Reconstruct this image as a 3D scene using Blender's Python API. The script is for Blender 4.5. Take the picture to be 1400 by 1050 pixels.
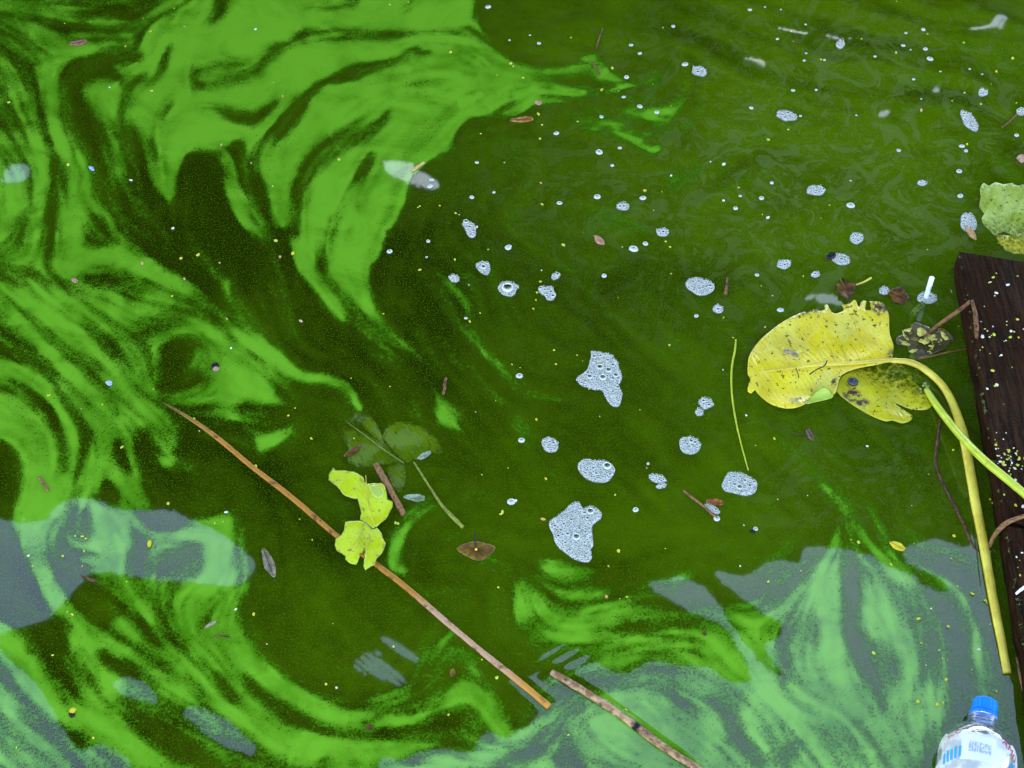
import bpy, bmesh, math, random
import numpy as np
from mathutils import Vector, Matrix
from mathutils.geometry import delaunay_2d_cdt

random.seed(7); np.random.seed(7)
S = bpy.context.scene
C = S.collection
for o in list(bpy.data.objects): bpy.data.objects.remove(o)

# ------------------------------------------------------------------ camera, sky, sun, exposure
CAM_H, PITCH, LENS = 1.5, math.radians(52), 55.0
FPX = LENS / 36.0 * 1400.0
cam = bpy.data.cameras.new("camera"); cam.lens = LENS; cam.sensor_width = 36.0
cam.clip_start = 0.02; cam.clip_end = 400
cam.dof.use_dof = True; cam.dof.focus_distance = 1.86; cam.dof.aperture_fstop = 16.0
camo = bpy.data.objects.new("camera", cam); C.objects.link(camo)
camo.location = (0, 0, CAM_H); camo.rotation_euler = (math.pi / 2 - PITCH, 0, 0)
S.camera = camo

SUN_EL, SUN_AZ = math.radians(37), math.radians(4)      # behind the crown
w = bpy.data.worlds.new("World"); S.world = w; w.use_nodes = True
wn = w.node_tree.nodes; wl = w.node_tree.links
wn.clear()
sky = wn.new("ShaderNodeTexSky"); sky.sky_type = 'NISHITA'; sky.sun_disc = False
sky.sun_elevation = SUN_EL; sky.sun_rotation = SUN_AZ
sky.air_density = 1.0; sky.dust_density = 0.4; sky.ozone_density = 1.6
bg = wn.new("ShaderNodeBackground"); bg.inputs[1].default_value = 0.15
wo = wn.new("ShaderNodeOutputWorld")
bw = wn.new("ShaderNodeRGBToBW"); wl.new(sky.outputs[0], bw.inputs[0])       # thin even cloud veil greys the blue
veil = wn.new("ShaderNodeMix"); veil.data_type = 'RGBA'; veil.inputs[0].default_value = 0.12
wl.new(sky.outputs[0], veil.inputs[6]); wl.new(bw.outputs[0], veil.inputs[7]); wl.new(veil.outputs[2], bg.inputs[0]); wl.new(bg.outputs[0], wo.inputs[0])
sl = bpy.data.lights.new("sun", 'SUN'); sl.energy = 0.5; sl.angle = math.radians(10); sl.color = (1.0, 0.93, 0.82)
so = bpy.data.objects.new("sun", sl); C.objects.link(so)
sd = Vector((math.sin(SUN_AZ) * math.cos(SUN_EL), math.cos(SUN_AZ) * math.cos(SUN_EL), math.sin(SUN_EL)))
so.location = sd * 20; so.rotation_euler = sd.to_track_quat('Z', 'Y').to_euler()
S.view_settings.view_transform = 'Standard'; S.view_settings.look = 'None'
S.view_settings.exposure = 2.85; S.view_settings.gamma = 1.0
S.view_settings.use_curve_mapping = False
S.cycles.max_bounces = 8; S.cycles.transparent_max_bounces = 16

# ------------------------------------------------------------------ photo pixel <-> place
FW = np.array([0, math.cos(PITCH), -math.sin(PITCH)]); UP = np.array([0, math.sin(PITCH), math.cos(PITCH)])
CAMP = np.array([0, 0, CAM_H])
def dirs(x, y):
    x = np.asarray(x, float); y = np.asarray(y, float)
    a = (x - 700) / FPX; b = (525 - y) / FPX
    return np.stack([a, b * UP[1] + FW[1], b * UP[2] + FW[2]], -1)
def W(x, y, z=0.0):
    d = dirs(x, y); t = (np.asarray(z, float) - CAM_H) / d[..., 2]
    return CAMP + d * t[..., None]
def WV(x, y, z=0.0): return Vector(W(x, y, z).tolist())
def P(p):
    r = np.asarray(p, float) - CAMP
    dep = r @ FW
    return 700 + FPX * r[..., 0] / dep, 525 - FPX * (r @ UP) / dep
def mpp(x, y):                                  # metres a pixel spans on the water there
    d = dirs(x, y); return float((CAM_H / -d[2]) / FPX)

# ------------------------------------------------------------------ noise
def vnoise(x, y, scale, seed):
    rs = np.random.RandomState(seed); L = rs.rand(256, 256).astype(np.float32)
    u = x / scale; v = y / scale
    i = np.floor(u).astype(int); j = np.floor(v).astype(int)
    fu = u - i; fv = v - j
    fu = fu * fu * (3 - 2 * fu); fv = fv * fv * (3 - 2 * fv)
    i0 = i & 255; i1 = (i + 1) & 255; j0 = j & 255; j1 = (j + 1) & 255
    return (L[j0, i0] * (1 - fu) + L[j0, i1] * fu) * (1 - fv) + (L[j1, i0] * (1 - fu) + L[j1, i1] * fu) * fv
def fbm(x, y, scale, seed, oct=4):
    s = 0; a = 0.5; t = 0
    for k in range(oct):
        s = s + a * vnoise(x, y, scale / 2 ** k, seed + k); t += a; a *= 0.55
    return s / t
def sstep(a, b, x):
    t = np.clip((x - a) / (b - a), 0, 1); return t * t * (3 - 2 * t)

# ------------------------------------------------------------------ scum chart (surveyed in photo coordinates, then laid on the water plane)
CS, MG = 2.0, 220
RX = np.arange(-MG, 1400 + MG, CS); RY = np.arange(-MG, 1050 + MG, CS)
GX, GY = np.meshgrid(RX, RY)
def catmull(pts, n=5, closed=False):
    p = np.array(pts, float); m = len(p); out = []
    rng = range(m) if closed else range(m - 1)
    for i in rng:
        if closed: a, b, c, d = p[(i - 1) % m], p[i], p[(i + 1) % m], p[(i + 2) % m]
        else: a, b, c, d = p[max(i - 1, 0)], p[i], p[i + 1], p[min(i + 2, m - 1)]
        for k in range(n):
            t = k / n
            out.append(0.5 * (2 * b + (c - a) * t + (2 * a - 5 * b + 4 * c - d) * t * t + (3 * b - a - 3 * c + d) * t ** 3))
    if not closed: out.append(p[-1])
    return np.array(out)
SEGS = []                                       # tangents of every stroke, for the flow
def box(x0, x1, y0, y1, pad):
    a = max(int((x0 - pad + MG) / CS), 0); b = min(int((x1 + pad + MG) / CS) + 2, len(RX))
    c = max(int((y0 - pad + MG) / CS), 0); d = min(int((y1 + pad + MG) / CS) + 2, len(RY))
    return slice(c, d), slice(a, b)
def seg_dist(X, Y, q):
    best = np.full(X.shape, 1e9)
    for (x0, y0, r0), (x1, y1, r1) in zip(q[:-1], q[1:]):
        dx, dy = x1 - x0, y1 - y0; L = dx * dx + dy * dy + 1e-9
        t = np.clip(((X - x0) * dx + (Y - y0) * dy) / L, 0, 1)
        d = np.hypot(X - x0 - t * dx, Y - y0 - t * dy) - (r0 + (r1 - r0) * t)
        np.minimum(best, d, out=best)
    return best
def stroke_mask(pts, soft, note=True):
    q = catmull(pts, 4)
    if note:
        for a, b in zip(q[:-1], q[1:]): SEGS.append((*((a[:2] + b[:2]) / 2), math.atan2(b[1] - a[1], b[0] - a[0])))
    pad = q[:, 2].max() + soft + 4
    sl_ = box(q[:, 0].min(), q[:, 0].max(), q[:, 1].min(), q[:, 1].max(), pad)
    d = seg_dist(GX[sl_], GY[sl_], q)
    return sl_, sstep(soft, -soft, d)
def inside(X, Y, q):
    c = np.zeros(X.shape, bool); m = len(q)
    for i in range(m):
        x0, y0 = q[i][:2]; x1, y1 = q[(i + 1) % m][:2]
        if y0 == y1: continue
        cr = ((y0 > Y) != (y1 > Y)) & (X < (x1 - x0) * (Y - y0) / (y1 - y0) + x0)
        c ^= cr
    return c
def poly_mask(pts, soft, n=4, note=True):
    q = catmull(pts, n, True)
    if note:
        for a, b in zip(q, np.roll(q, -1, 0)): SEGS.append((*((a[:2] + b[:2]) / 2), math.atan2(b[1] - a[1], b[0] - a[0])))
    sl_ = box(q[:, 0].min(), q[:, 0].max(), q[:, 1].min(), q[:, 1].max(), soft + 4)
    X, Y = GX[sl_], GY[sl_]
    q3 = np.c_[q[:, :2], np.zeros(len(q))]; q3 = np.vstack([q3, q3[:1]])
    d = seg_dist(X, Y, q3); d[inside(X, Y, q)] *= -1
    return sl_, sstep(soft, -soft, d)

D = np.full(GX.shape, 0.10)
def PO(v, soft, *pts):
    s, m = poly_mask(pts, abs(soft) * (1 if soft < 0 else 1.5)); D[s] = D[s] * (1 - m) + v * m
def ST(v, soft, *pts):
    k = 1.7
    if v < .125: v = .10 + .5 * v; k = 2.2
    elif v < .36: v = .20 + .6 * v; k = 2.4
    s, m = stroke_mask(pts, soft * k); D[s] = D[s] * (1 - m) + v * m
def SW(v, soft, *pts): ST(min(v + .1, .95), soft * .85, *[(x, y, r + .5) for x, y, r in pts])
# broad half-dense film over the whole left side
PO(.74, 14, (-260,-260),(262,-260),(262,0),(190,40),(180,70),(120,75),(80,105),(85,160),(110,215),(135,265),(175,320),(230,360),(290,405),(340,450),(395,505),
   (375,520),(385,550),(350,575),(300,560),(225,560),(238,612),(190,612),(190,650),(205,698),(250,706),(318,708),(320,745),(335,800),(322,835),(335,865),(350,905),
   (380,935),(430,955),(480,968),(540,1000),(560,1290),(-260,1290))
# upper bright mass with its tail
PO(1, -5, (262,-240),(630,-240),(645,0),(655,22),(665,45),(693,79),(720,89),(751,87),(789,75),(816,69),(823,82),(854,106),(885,106),(897,91),(909,103),(902,123),
   (871,120),(823,130),(796,128),(762,127),(734,137),(714,158),(697,164),(672,160),(638,158),(625,178),(611,202),(590,216),(566,236),(556,260),(550,282),(537,308),
   (525,316),(523,337),(515,355),(503,365),(503,380),(511,400),(516,422),(527,440),(508,440),(490,420),(472,437),(455,425),(437,400),(420,385),(405,375),(397,340),
   (395,315),(378,308),(368,285),(360,250),(345,225),(335,192),(310,200),(290,205),(262,203),(248,218),(238,240),(240,272),(218,270),(205,240),(203,215),(192,190),(172,158),
   (180,125),(200,102),(205,60),(225,28),(245,5))
ST(.95, 5, (308,215,8),(312,245,12),(325,275,15),(337,297,13),(350,312,9),(362,330,5))
ST(.42, 7, (370,335,5),(375,380,6),(380,410,7),(390,430,6),(402,452,6))
ST(.45, 12, (500,430,18),(530,455,14),(555,475,12),(580,505,9),(600,530,5))
ST(.5, 6, (505,470,6),(520,480,8),(535,490,6))
# dark lanes inside the bright mass
ST(.42, 6, (352,95,6),(362,82,5),(380,72,4))
ST(.27, 4, (376,70,2),(392,60,4),(420,50,8),(445,48,9),(470,47,8),(500,47,4),(530,45,8),(555,45,6),(580,48,3),(605,50,7),(625,45,6),(645,35,3))
ST(.12, 3, (585,70,3),(570,68,6),(555,76,3),(545,85,6),(525,92,10),(500,98,11),(470,105,9),(445,112,6),(425,122,7),(410,138,9),(395,160,12),(380,180,13),(370,195,9))
ST(.10, 3, (375,140,4),(360,155,6),(345,168,8),(325,160,9),(305,153,7),(278,150,3))
ST(.2, 7, (370,195,9),(352,212,13),(340,238,12),(350,262,5),(362,290,6),(372,320,8),(380,350,10),(387,400,10))
ST(.14, 4, (528,152,4),(520,165,8),(505,175,14),(480,185,16),(460,200,16),(440,215,16),(425,235,14),(412,258,10),(410,285,8),(407,315,5))
ST(.10, 3, (507,208,3),(500,225,9),(492,240,9),(487,252,4))
ST(.12, 3, (657,126,2),(645,132,5),(634,142,3)); ST(.3, 4, (700,137,4),(690,147,7),(680,156,5))
ST(.2, 4, (312,-10,7),(303,10,7),(296,22,6),(288,32,3)); ST(.35, 3, (420,11,2),(445,8,4),(468,9,6),(485,2,6)); ST(.3, 3, (562,3,3),(552,16,3))
ST(.55, 6, (480,258,7),(462,290,6),(447,330,8),(442,360,6)); ST(.4, 5, (440,362,4),(455,390,5),(470,410,8),(482,428,8))
ST(.35, 5, (415,385,6),(430,410,8),(448,432,8))
ST(.7, 6, (690,75,4),(720,95,6),(760,108,8),(800,105,8)); ST(.3, 4, (650,45,6),(668,58,6),(690,70,5)); ST(.55, 4, (640,75,6),(662,90,4))
ST(.75, 8, (270,105,20),(300,95,20),(330,98,14)); ST(.8, 10, (560,110,20),(600,110,20))
# hook and the lanes under it
ST(.08, 4, (262,-2,6),(245,8,5),(215,25,6),(195,38,7),(187,62,8),(188,78,8),(165,78,9),(140,84,14),(112,97,20),(97,112,17),(92,135,13),(100,165,15),(114,195,17),(130,230,15),(145,262,16),(165,300,14))
ST(.95, 4, (232,30,5),(212,45,7),(205,68,8),(200,88,8),(180,97,7),(162,96,5))
PO(.95, 5, (130,112),(160,115),(162,140),(167,165),(165,178),(150,180),(135,160),(122,140),(113,122))
ST(.55, 8, (150,180,10),(158,215,12),(162,250,10)); 
ST(.2, 4, (230,48,2),(228,70,6),(222,90,6),(210,107,4),(195,112,4),(178,115,7),(172,130,9),(165,150,7),(170,170,8))
ST(.08, 5, (170,172,6),(182,195,11),(190,220,13),(193,245,13),(200,275,16),(220,300,18))
ST(.38, 5, (264,100,5),(270,118,6)); ST(.4, 5, (232,148,9),(220,162,6)); ST(.28, 3, (213,180,3),(210,195,3),(218,215,3),(225,235,4))
PO(.12, 7, (252,214),(262,206),(282,208),(298,214),(303,230),(300,262),(312,280),(330,305),(355,325),(380,345),(395,390),(400,440),(380,480),(340,452),(300,420),(262,390),(225,366),(185,335),(165,300),(205,300),(240,275))
ST(.38, 10, (170,270,10),(190,310,8),(215,345,6)); ST(.3, 6, (222,310,3),(226,345,3))
ST(.35, 8, (285,222,5),(300,240,5))
# top-left corner
ST(.22, 5, (-40,10,6),(0,15,6),(30,22,8),(60,30,8),(95,35,9),(125,35,8)); ST(.9, 5, (-30,0,6),(5,5,6),(30,9,5))
ST(.92, 6, (20,32,5),(50,45,8),(75,57,10),(92,72,11),(80,87,10),(70,97,6)); ST(.9, 6, (105,68,8),(118,72,6))  # first stroke paints a hazy pale reflection as dense scum
ST(.85, 4, (100,45,4),(140,48,4),(170,55,5),(182,66,3)); ST(.35, 3, (130,58,2),(150,57,3),(170,61,2))
ST(.3, 6, (120,20,10),(150,15,12),(185,25,6)); ST(.3, 6, (150,40,4),(170,42,5))
ST(.2, 6, (-20,30,8),(10,48,8),(35,70,9),(50,87,10)); ST(.28, 10, (15,165,12),(30,170,14),(40,190,10)); ST(.3, 8, (0,185,8),(20,215,8),(35,225,6))
ST(.28, 4, (48,110,3),(58,130,4),(66,165,4),(72,190,3)); ST(.3, 5, (40,240,5),(45,262,5),(40,280,4))
ST(.97, 4, (60,98,8),(68,130,9),(75,165,10),(87,195,10),(103,222,8),(117,255,8),(132,283,7),(152,315,6),(168,340,6))
ST(.95, 5, (52,200,10),(60,230,12),(60,262,7),(58,290,5)); ST(.9, 5, (30,240,5),(30,270,6),(40,300,7),(44,325,7),(38,345,8),(18,352,14))
ST(.2, 5, (73,225,5),(76,262,8),(70,290,8),(66,315,8),(62,345,8)); ST(.3, 4, (52,270,4),(50,310,4))
PO(.22, 6, (112,275),(120,290),(150,320),(160,336),(140,336),(113,332)); ST(.15, 7, (0,310,10),(12,312,13),(20,300,8))
ST(.97, 4, (100,255,9),(101,290,12),(98,325,12),(100,350,14))
# long curling ridge
ST(.97, 3.5, (93,368,14),(112,355,15),(140,350,15),(170,357,16),(195,369,16),(220,382,15),(245,396,12),(265,408,10),(285,422,9),(305,438,8),(325,454,8),(345,468,7),(360,480,9),(378,494,10),(395,508,8),(415,517,6),(440,516,5),(460,522,5),(478,535,4),(488,556,2))
ST(.65, 4, (312,385,4),(309,402,2),(318,425,2),(335,447,3),(350,462,2)); ST(.4, 5, (290,372,3),(300,395,2))
ST(.22, 6, (128,388,9),(150,380,9),(168,382,9),(188,396,7),(205,392,4)); ST(.28, 6, (172,402,6),(185,415,8)); ST(.2, 4, (200,388,2),(225,402,3),(240,410,3))
ST(.8, 8, (160,420,10),(200,425,14),(225,420,8)); ST(.3, 8, (235,438,12),(265,428,12),(295,438,10),(315,462,7)); ST(.35, 7, (195,455,9),(225,448,8))
ST(.85, 6, (85,400,7),(110,418,9),(140,437,10),(162,457,11),(180,480,10),(195,500,8))
ST(.9, 6, (22,398,7),(50,420,8),(75,440,9),(95,460,9),(120,488,10),(150,518,9),(180,547,9),(205,570,9),(228,588,8),(236,603,5))
ST(.18, 6, (35,375,6),(55,390,8),(72,408,10),(84,424,7)); ST(.3, 8, (108,445,8),(135,455,10),(152,475,9)); ST(.35, 6, (85,385,6),(100,395,6))
ST(.25, 5, (10,415,5),(40,440,5),(70,465,6),(100,492,6),(130,518,6),(160,545,6),(182,568,5)); ST(.2, 6, (95,478,6),(118,495,6),(130,510,5))
ST(.75, 5, (0,440,5),(20,460,6),(50,482,5),(85,510,6),(115,540,7)); ST(.1, 5, (-20,458,7),(0,470,8),(20,485,9),(45,500,9),(62,515,6))
ST(.3, 6, (0,350+25,8),(15,392,6)); ST(.7, 6, (-10,420,8),(5,430,6))
PO(.12, 6, (225,468),(258,464),(274,480),(264,500),(286,520),(255,528),(222,545),(217,505)); ST(.12, 4, (255,525,7),(242,535,8),(225,548,7))
PO(.92, 6, (296,509),(305,492),(329,482),(343,496),(362,520),(378,542),(382,558),(370,565),(346,575),(330,568),(318,572),(296,560),(290,535))
PO(.85, 5, (329,566),(346,572),(360,592),(385,590),(400,588),(372,606),(355,617),(348,600)); ST(.3, 6, (335,555,10),(355,560,10),(365,550,6))
ST(.15, 3, (345,480,4),(360,492,6),(378,506,5),(395,520,5)); ST(.12, 7, (385,545,8),(400,560,10),(330,590,8))
ST(.12, 5, (235,560,6),(250,570,8),(275,560,8)); ST(.5, 3, (215,555,4),(232,562,2),(255,575,2),(280,588,3)); ST(.45, 4, (285,575,3),(300,570,5),(285,590,4))
# left-hand curls
PO(1, 5, (-200,520),(0,535),(20,548),(45,570),(62,590),(70,615),(74,645),(100,650),(97,672),(85,697),(65,711),(20,717),(25,690),(32,660),(32,630),(22,610),(10,600),(0,602),(-200,590))
ST(.97, 4, (-30,500,9),(0,505,9),(25,510,9),(45,521,9),(62,538,9),(80,555,8),(92,580,8),(101,600,7),(107,622,6),(103,645,7),(95,670,9))
PO(.1, 5, (-200,600),(0,603),(15,608),(28,625),(33,645),(30,670),(22,700),(20,720),(30,748),(42,785),(62,820),(66,842),(30,860),(-200,850))
ST(.18, 4, (5,524,4),(20,530,6),(40,545,7),(62,558,6)); ST(.3, 4, (72,575,5),(80,600,5),(82,625,6),(75,645,4))
ST(.12, 4, (70,522,5),(80,540,4),(90,556,6),(102,574,9),(115,590,10),(118,610,9),(113,635,7),(105,655,5),(101,677,4))
PO(.92, 6, (112,555),(140,570),(165,590),(180,605),(187,640),(195,660),(205,690),(190,697),(165,693),(152,672),(142,660),(120,668),(110,676),(118,650),(130,625),(130,600))
PO(.12, 4, (142,660),(155,665),(166,690),(150,692),(125,685),(130,672)); ST(.3, 4, (159,612,4),(165,628,6),(173,642,4)); ST(.4, 6, (125,548,6),(140,552,8),(160,570,6))
PO(.1, 6, (195,578),(210,590),(215,612),(232,640),(300,650),(310,700),(250,705),(212,690),(205,660),(192,640),(185,610))
ST(.9, 3, (217,628,4),(230,632,7),(239,633,3)); ST(.75, 4, (226,596,5),(232,610,4),(222,620,3)); ST(.5, 3, (238,640,2),(262,646,2),(270,650,1)); ST(.5,5,(200,660,5),(205,680,5))
ST(.97, 5, (45,720,19),(48,748,14),(58,783,12),(72,813,12),(90,843,12),(112,868,11),(128,888,11))
PO(.18, 5, (95,685),(120,700),(130,720),(128,740),(138,755),(125,775),(130,790),(112,802),(92,816),(76,790),(62,757),(70,730),(82,700))
ST(.6, 4, (90,735,3),(110,745,5),(128,748,3)); ST(.6, 4, (100,770,3),(118,765,6),(150,762,4))
PO(.97, 5, (128,702),(180,704),(183,730),(176,765),(165,788),(140,786),(122,776),(108,765),(138,757),(129,735)); ST(.55, 4, (158,735,4),(165,750,4))
ST(.2, 5, (188,730,5),(192,745,8),(188,765,12),(182,782,8))
PO(.95, 5, (190,720),(230,727),(262,712),(290,706),(312,703),(319,730),(318,770),(318,795),(280,796),(266,790),(275,745),(255,737),(215,737))
PO(.12, 4, (205,700),(252,710),(242,722),(215,724),(203,712)); PO(.3, 6, (218,750),(245,745),(272,742),(268,786),(215,788),(205,770))
ST(.2, 4, (325,745,4),(328,770,8),(330,790,5))
# lower-left bands
ST(.95, 5, (-30,850,12),(10,870,12),(30,905,12),(55,940,12),(85,985,12),(118,985,17),(150,1005,15),(190,1030,17),(225,1055,18),(260,1100,18))
PO(.12, 6, (28,860),(70,843),(92,855),(98,880),(90,905),(105,935),(104,950),(88,938),(62,905),(45,885),(35,870))
PO(.1, 5, (120,798),(135,805),(158,818),(168,842),(145,858),(125,853),(100,830),(92,818)); ST(.4, 6, (150,805,5),(165,830,5))
ST(.92, 6, (165,798,8),(190,825,10),(212,850,11),(235,880,13),(265,905,15),(290,930,16),(302,955,13),(330,980,10),(352,997,8),(380,1010,8))
ST(.85, 7, (135,872,12),(160,890,12),(190,905,12),(215,925,13),(245,945,12))
PO(.9, 6, (330,798),(340,803),(326,815),(322,835),(330,860),(345,895),(360,915),(340,935),(320,940),(300,900),(280,870),(262,850),(260,815),(290,805))
ST(.14, 5, (240,800,11),(232,818,10),(222,838,9),(234,862,6),(250,880,6),(270,900,6),(290,920,6),(306,937,7),(316,952,7))
ST(.25, 4, (182,798,4),(188,815,6)); ST(.28, 5, (180,845,3),(192,855,5),(207,868,6),(222,882,5)); ST(.4, 3, (220,905,4),(238,915,4))
ST(.14, 5, (140,898,5),(150,912,7),(170,917,8),(190,930,5),(212,945,5),(235,962,5),(262,975,6)); ST(.35, 5, (130,935,5),(135,950,5)); ST(.35, 6, (95,900,5),(115,930,4))
ST(.45, 6, (160,938,6),(190,948,8),(215,962,6)); ST(.4, 6, (262,978,5),(295,995,7),(320,1015,7),(345,1028,5))
ST(.1, 6, (172,958,8),(190,978,14),(215,1000,19),(240,1015,20),(270,1035,17),(300,1048,14),(345,1065,12)); ST(.8, 4, (225,975,4),(255,990,4),(285,1015,5),(310,1032,4))
ST(.12, 3, (105,1010,5),(115,1020,8)); ST(.15, 3, (272,855,3),(280,845,7),(288,838,5)); ST(.35, 3, (288,835,3),(302,815,5),(308,805,3))
ST(.3, 6, (0,910,8),(25,960,8),(55,990,10),(85,1010,9),(105,1040,8)); ST(.4, 6, (140,1035,6),(160,1045,6))
ST(.35, 5, (340,925,5),(355,950,6),(372,965,6))
# the curl at the bottom
ST(.95, 4.5, (340,890,9),(352,912,10),(388,943,10),(437,966,12),(475,980,12),(505,988,11),(550,981,9),(585,970,8),(610,952,9),(635,942,13),(656,950,16),(668,968,17),(676,988,14),(690,1000,10),(702,1012,6))
ST(.85, 5, (500,966,4),(535,956,11),(558,942,10),(574,920,5),(590,900,4),(605,880,4),(618,866,2)); ST(.5, 6, (610,885,4),(640,905,5),(655,925,5)); ST(.35,8,(600,900,8),(585,930,8))
ST(.16, 4, (362,955,5),(385,975,9),(410,990,11),(440,1002,7),(480,1006,7),(520,1005,7),(560,1000,6)); ST(.1, 3, (500,985,2),(515,978,3),(545,972,4),(562,972,5))
PO(.42, 7, (560,998),(600,985),(640,965),(655,985),(662,1012),(650,1032),(620,1025),(590,1010)); ST(.2, 4, (600,1010,5),(630,1022,6)); ST(.2,5,(610,975,5),(632,965,8))
ST(.95, 5, (345,985,5),(375,1005,9),(400,1020,13),(440,1028,17),(480,1030,18),(520,1024,16),(560,1018,9),(600,1014,6)); ST(.4, 4, (440,1040,5),(450,1032,5)); ST(.6, 8, (480,1050,10),(530,1045,8))
ST(.92, 5, (560,1070,20),(600,1048,16),(640,1042,12),(690,1018,14),(715,1010,13),(736,992,8),(746,984,4)); ST(.25, 4, (615,1032,4),(640,1040,6),(665,1050,6))
# mass at the lower middle
PO(.9, 4, (702,797),(713,789),(722,798),(732,818),(728,838),(726,855),(738,872),(720,862),(706,850),(704,820))
PO(.88, 6, (728,782),(750,768),(800,769),(822,775),(806,790),(800,798),(770,801),(750,796),(735,788)); ST(.4, 6, (800,800,6),(830,812,6))
PO(.62, 9, (726,802),(800,796),(838,815),(830,840),(780,850),(748,864),(730,845)); ST(.15, 6, (735,805,6),(748,822,6)); ST(.15, 5, (755,845,5),(775,862,8),(800,862,5))
ST(.9, 5, (780,856,7),(830,848,11),(860,838,11),(890,836,13),(930,843,15),(965,853,15)); ST(.7, 4, (800,838,3),(830,828,4),(860,815,5),(890,800,5),(920,794,6),(945,786,4))
PO(.93, 5, (832,880),(860,866),(910,862),(960,850),(985,856),(1008,880),(1026,910),(1035,935),(985,935),(955,915),(915,893),(880,885))
ST(.12, 3, (835,872,3),(852,862,7),(872,858,10),(890,862,6),(915,856,3),(960,854,1.5)); ST(.1, 4, (868,822,4),(895,818,8),(930,820,8),(950,826,5))
ST(.92, 5, (735,872,8),(790,874,11),(850,880,12),(905,890,10)); ST(.12, 5, (745,893,6),(800,895,10),(850,900,10),(895,902,8))
PO(.85, 6, (1005,842),(1060,845),(1073,855),(1055,887),(1052,905),(1072,928),(1040,893),(1020,868)); ST(.25, 3, (1040,868,4),(1062,858,4))
PO(.34, 40, (760,930),(1000,830),(1140,750),(1330,770),(1370,900),(1350,1090),(760,1090))
PO(.86, 34, (900,900),(1000,850),(1060,820),(1120,770),(1200,780),(1250,850),(1260,950),(1240,1090),(900,1090),(760,1000),(800,940),(880,920))
PO(.85, 7, (962,850),(985,858),(1020,900),(1060,930),(1100,962),(1130,990),(1165,1080),(1060,1080),(1030,1012),(985,985),(955,962),(935,945),(970,935))
ST(.45, 9, (920,935,10),(935,960,12),(955,975,8)); ST(.4, 9, (983,955,8),(998,970,11),(1010,990,8)); ST(.45, 9, (1048,998,12),(1063,1020,14),(1090,1040,8)); ST(.5, 9, (1000,1010,10),(1030,1040,10))
PO(.78, 9, (1100,800),(1145,745),(1160,800),(1150,880),(1160,950),(1120,960),(1070,930),(1060,870))
ST(.95, 5, (1148,715,6),(1142,745,11),(1133,775,15),(1134,812,18),(1138,850,18),(1142,890,15),(1150,922,16),(1166,952,17),(1190,985,14),(1203,1012,10))
ST(.7, 6, (1140,760,4),(1105,785,6),(1070,812,8),(1045,835,6)); ST(.42, 8, (1105,795,6),(1088,835,7),(1072,880,6),(1067,930,5)); ST(.45, 8, (1122,845,6),(1115,880,8),(1112,915,7))
ST(.85, 9, (1188,765,6),(1212,800,13),(1219,850,17),(1232,885,16),(1240,915,13),(1230,948,8)); ST(.38, 8, (1165,775,7),(1168,830,9),(1166,868,12),(1190,928,14),(1203,962,11))
ST(.6, 9, (1195,890,10),(1215,915,14),(1212,940,10)); PO(.8, 12, (1090,1000),(1160,975),(1215,1030),(1230,1080),(1100,1080)); ST(.4, 7, (1170,990,6),(1195,1040,8))
# strands in the dark middle
PO(.9, 4, (590,523),(600,536),(612,542),(621,557),(628,580),(640,597),(618,588),(594,581),(592,564),(597,546))
SW(.42, 4, (600,375,3),(620,395,4),(635,415,3),(645,445,2),(655,470,2),(670,490,3),(690,515,3),(715,540,4),(745,545,2),(775,546,1)); SW(.4, 4, (583,425,4),(595,440,2),(605,465,2),(625,490,2),(650,515,2),(685,548,3))
SW(.32, 5, (640,420,2),(632,445,2),(650,470,2)); SW(.32, 7, (705,575,3),(722,600,3),(740,625,3),(765,655,4)); SW(.3, 8, (560,560,8),(580,600,10))
SW(.7, 5, (592,690,4),(578,700,6),(562,711,7),(548,732,8),(541,752,8),(538,770,5),(552,780,3)); SW(.35, 6, (600,740,3),(625,735,4)); SW(.35, 8, (650,760,4),(690,770,6),(700,790,6))
SW(.6, 6, (760,142,5),(775,150,7),(800,155,8)); SW(.38, 9, (745,140,8),(790,160,10),(840,165,10),(860,150,6)); SW(.72, 4, (815,150,3),(835,172,3),(852,186,4),(872,196,5),(890,206,4),(897,194,2)); SW(.6, 3, (805,175,3),(825,168,4),(850,163,2))
SW(.3, 8, (650,185,6),(690,190,6),(712,215,4),(700,235,3)); SW(.55, 6, (920,252,8),(940,243,6),(956,232,3)); SW(.5, 4, (972,252,4),(985,242,4),(995,232,3)); SW(.4, 4, (1005,246,3),(1022,243,2))
SW(.3, 8, (800,300,5),(850,305,6),(900,330,5)); SW(.25, 8, (1130,670,6),(1150,690,8),(1170,720,8),(1190,745,8)); SW(.3, 6, (1190,690,4),(1200,720,6),(1215,745,6)); SW(.4, 6, (630,45,4),(655,75,4))

ST(.5, 12, (-60,60,20),(20,80,18),(40,130,14),(30,150,10)); ST(.55, 10, (15,100,10),(40,150,8))
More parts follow.
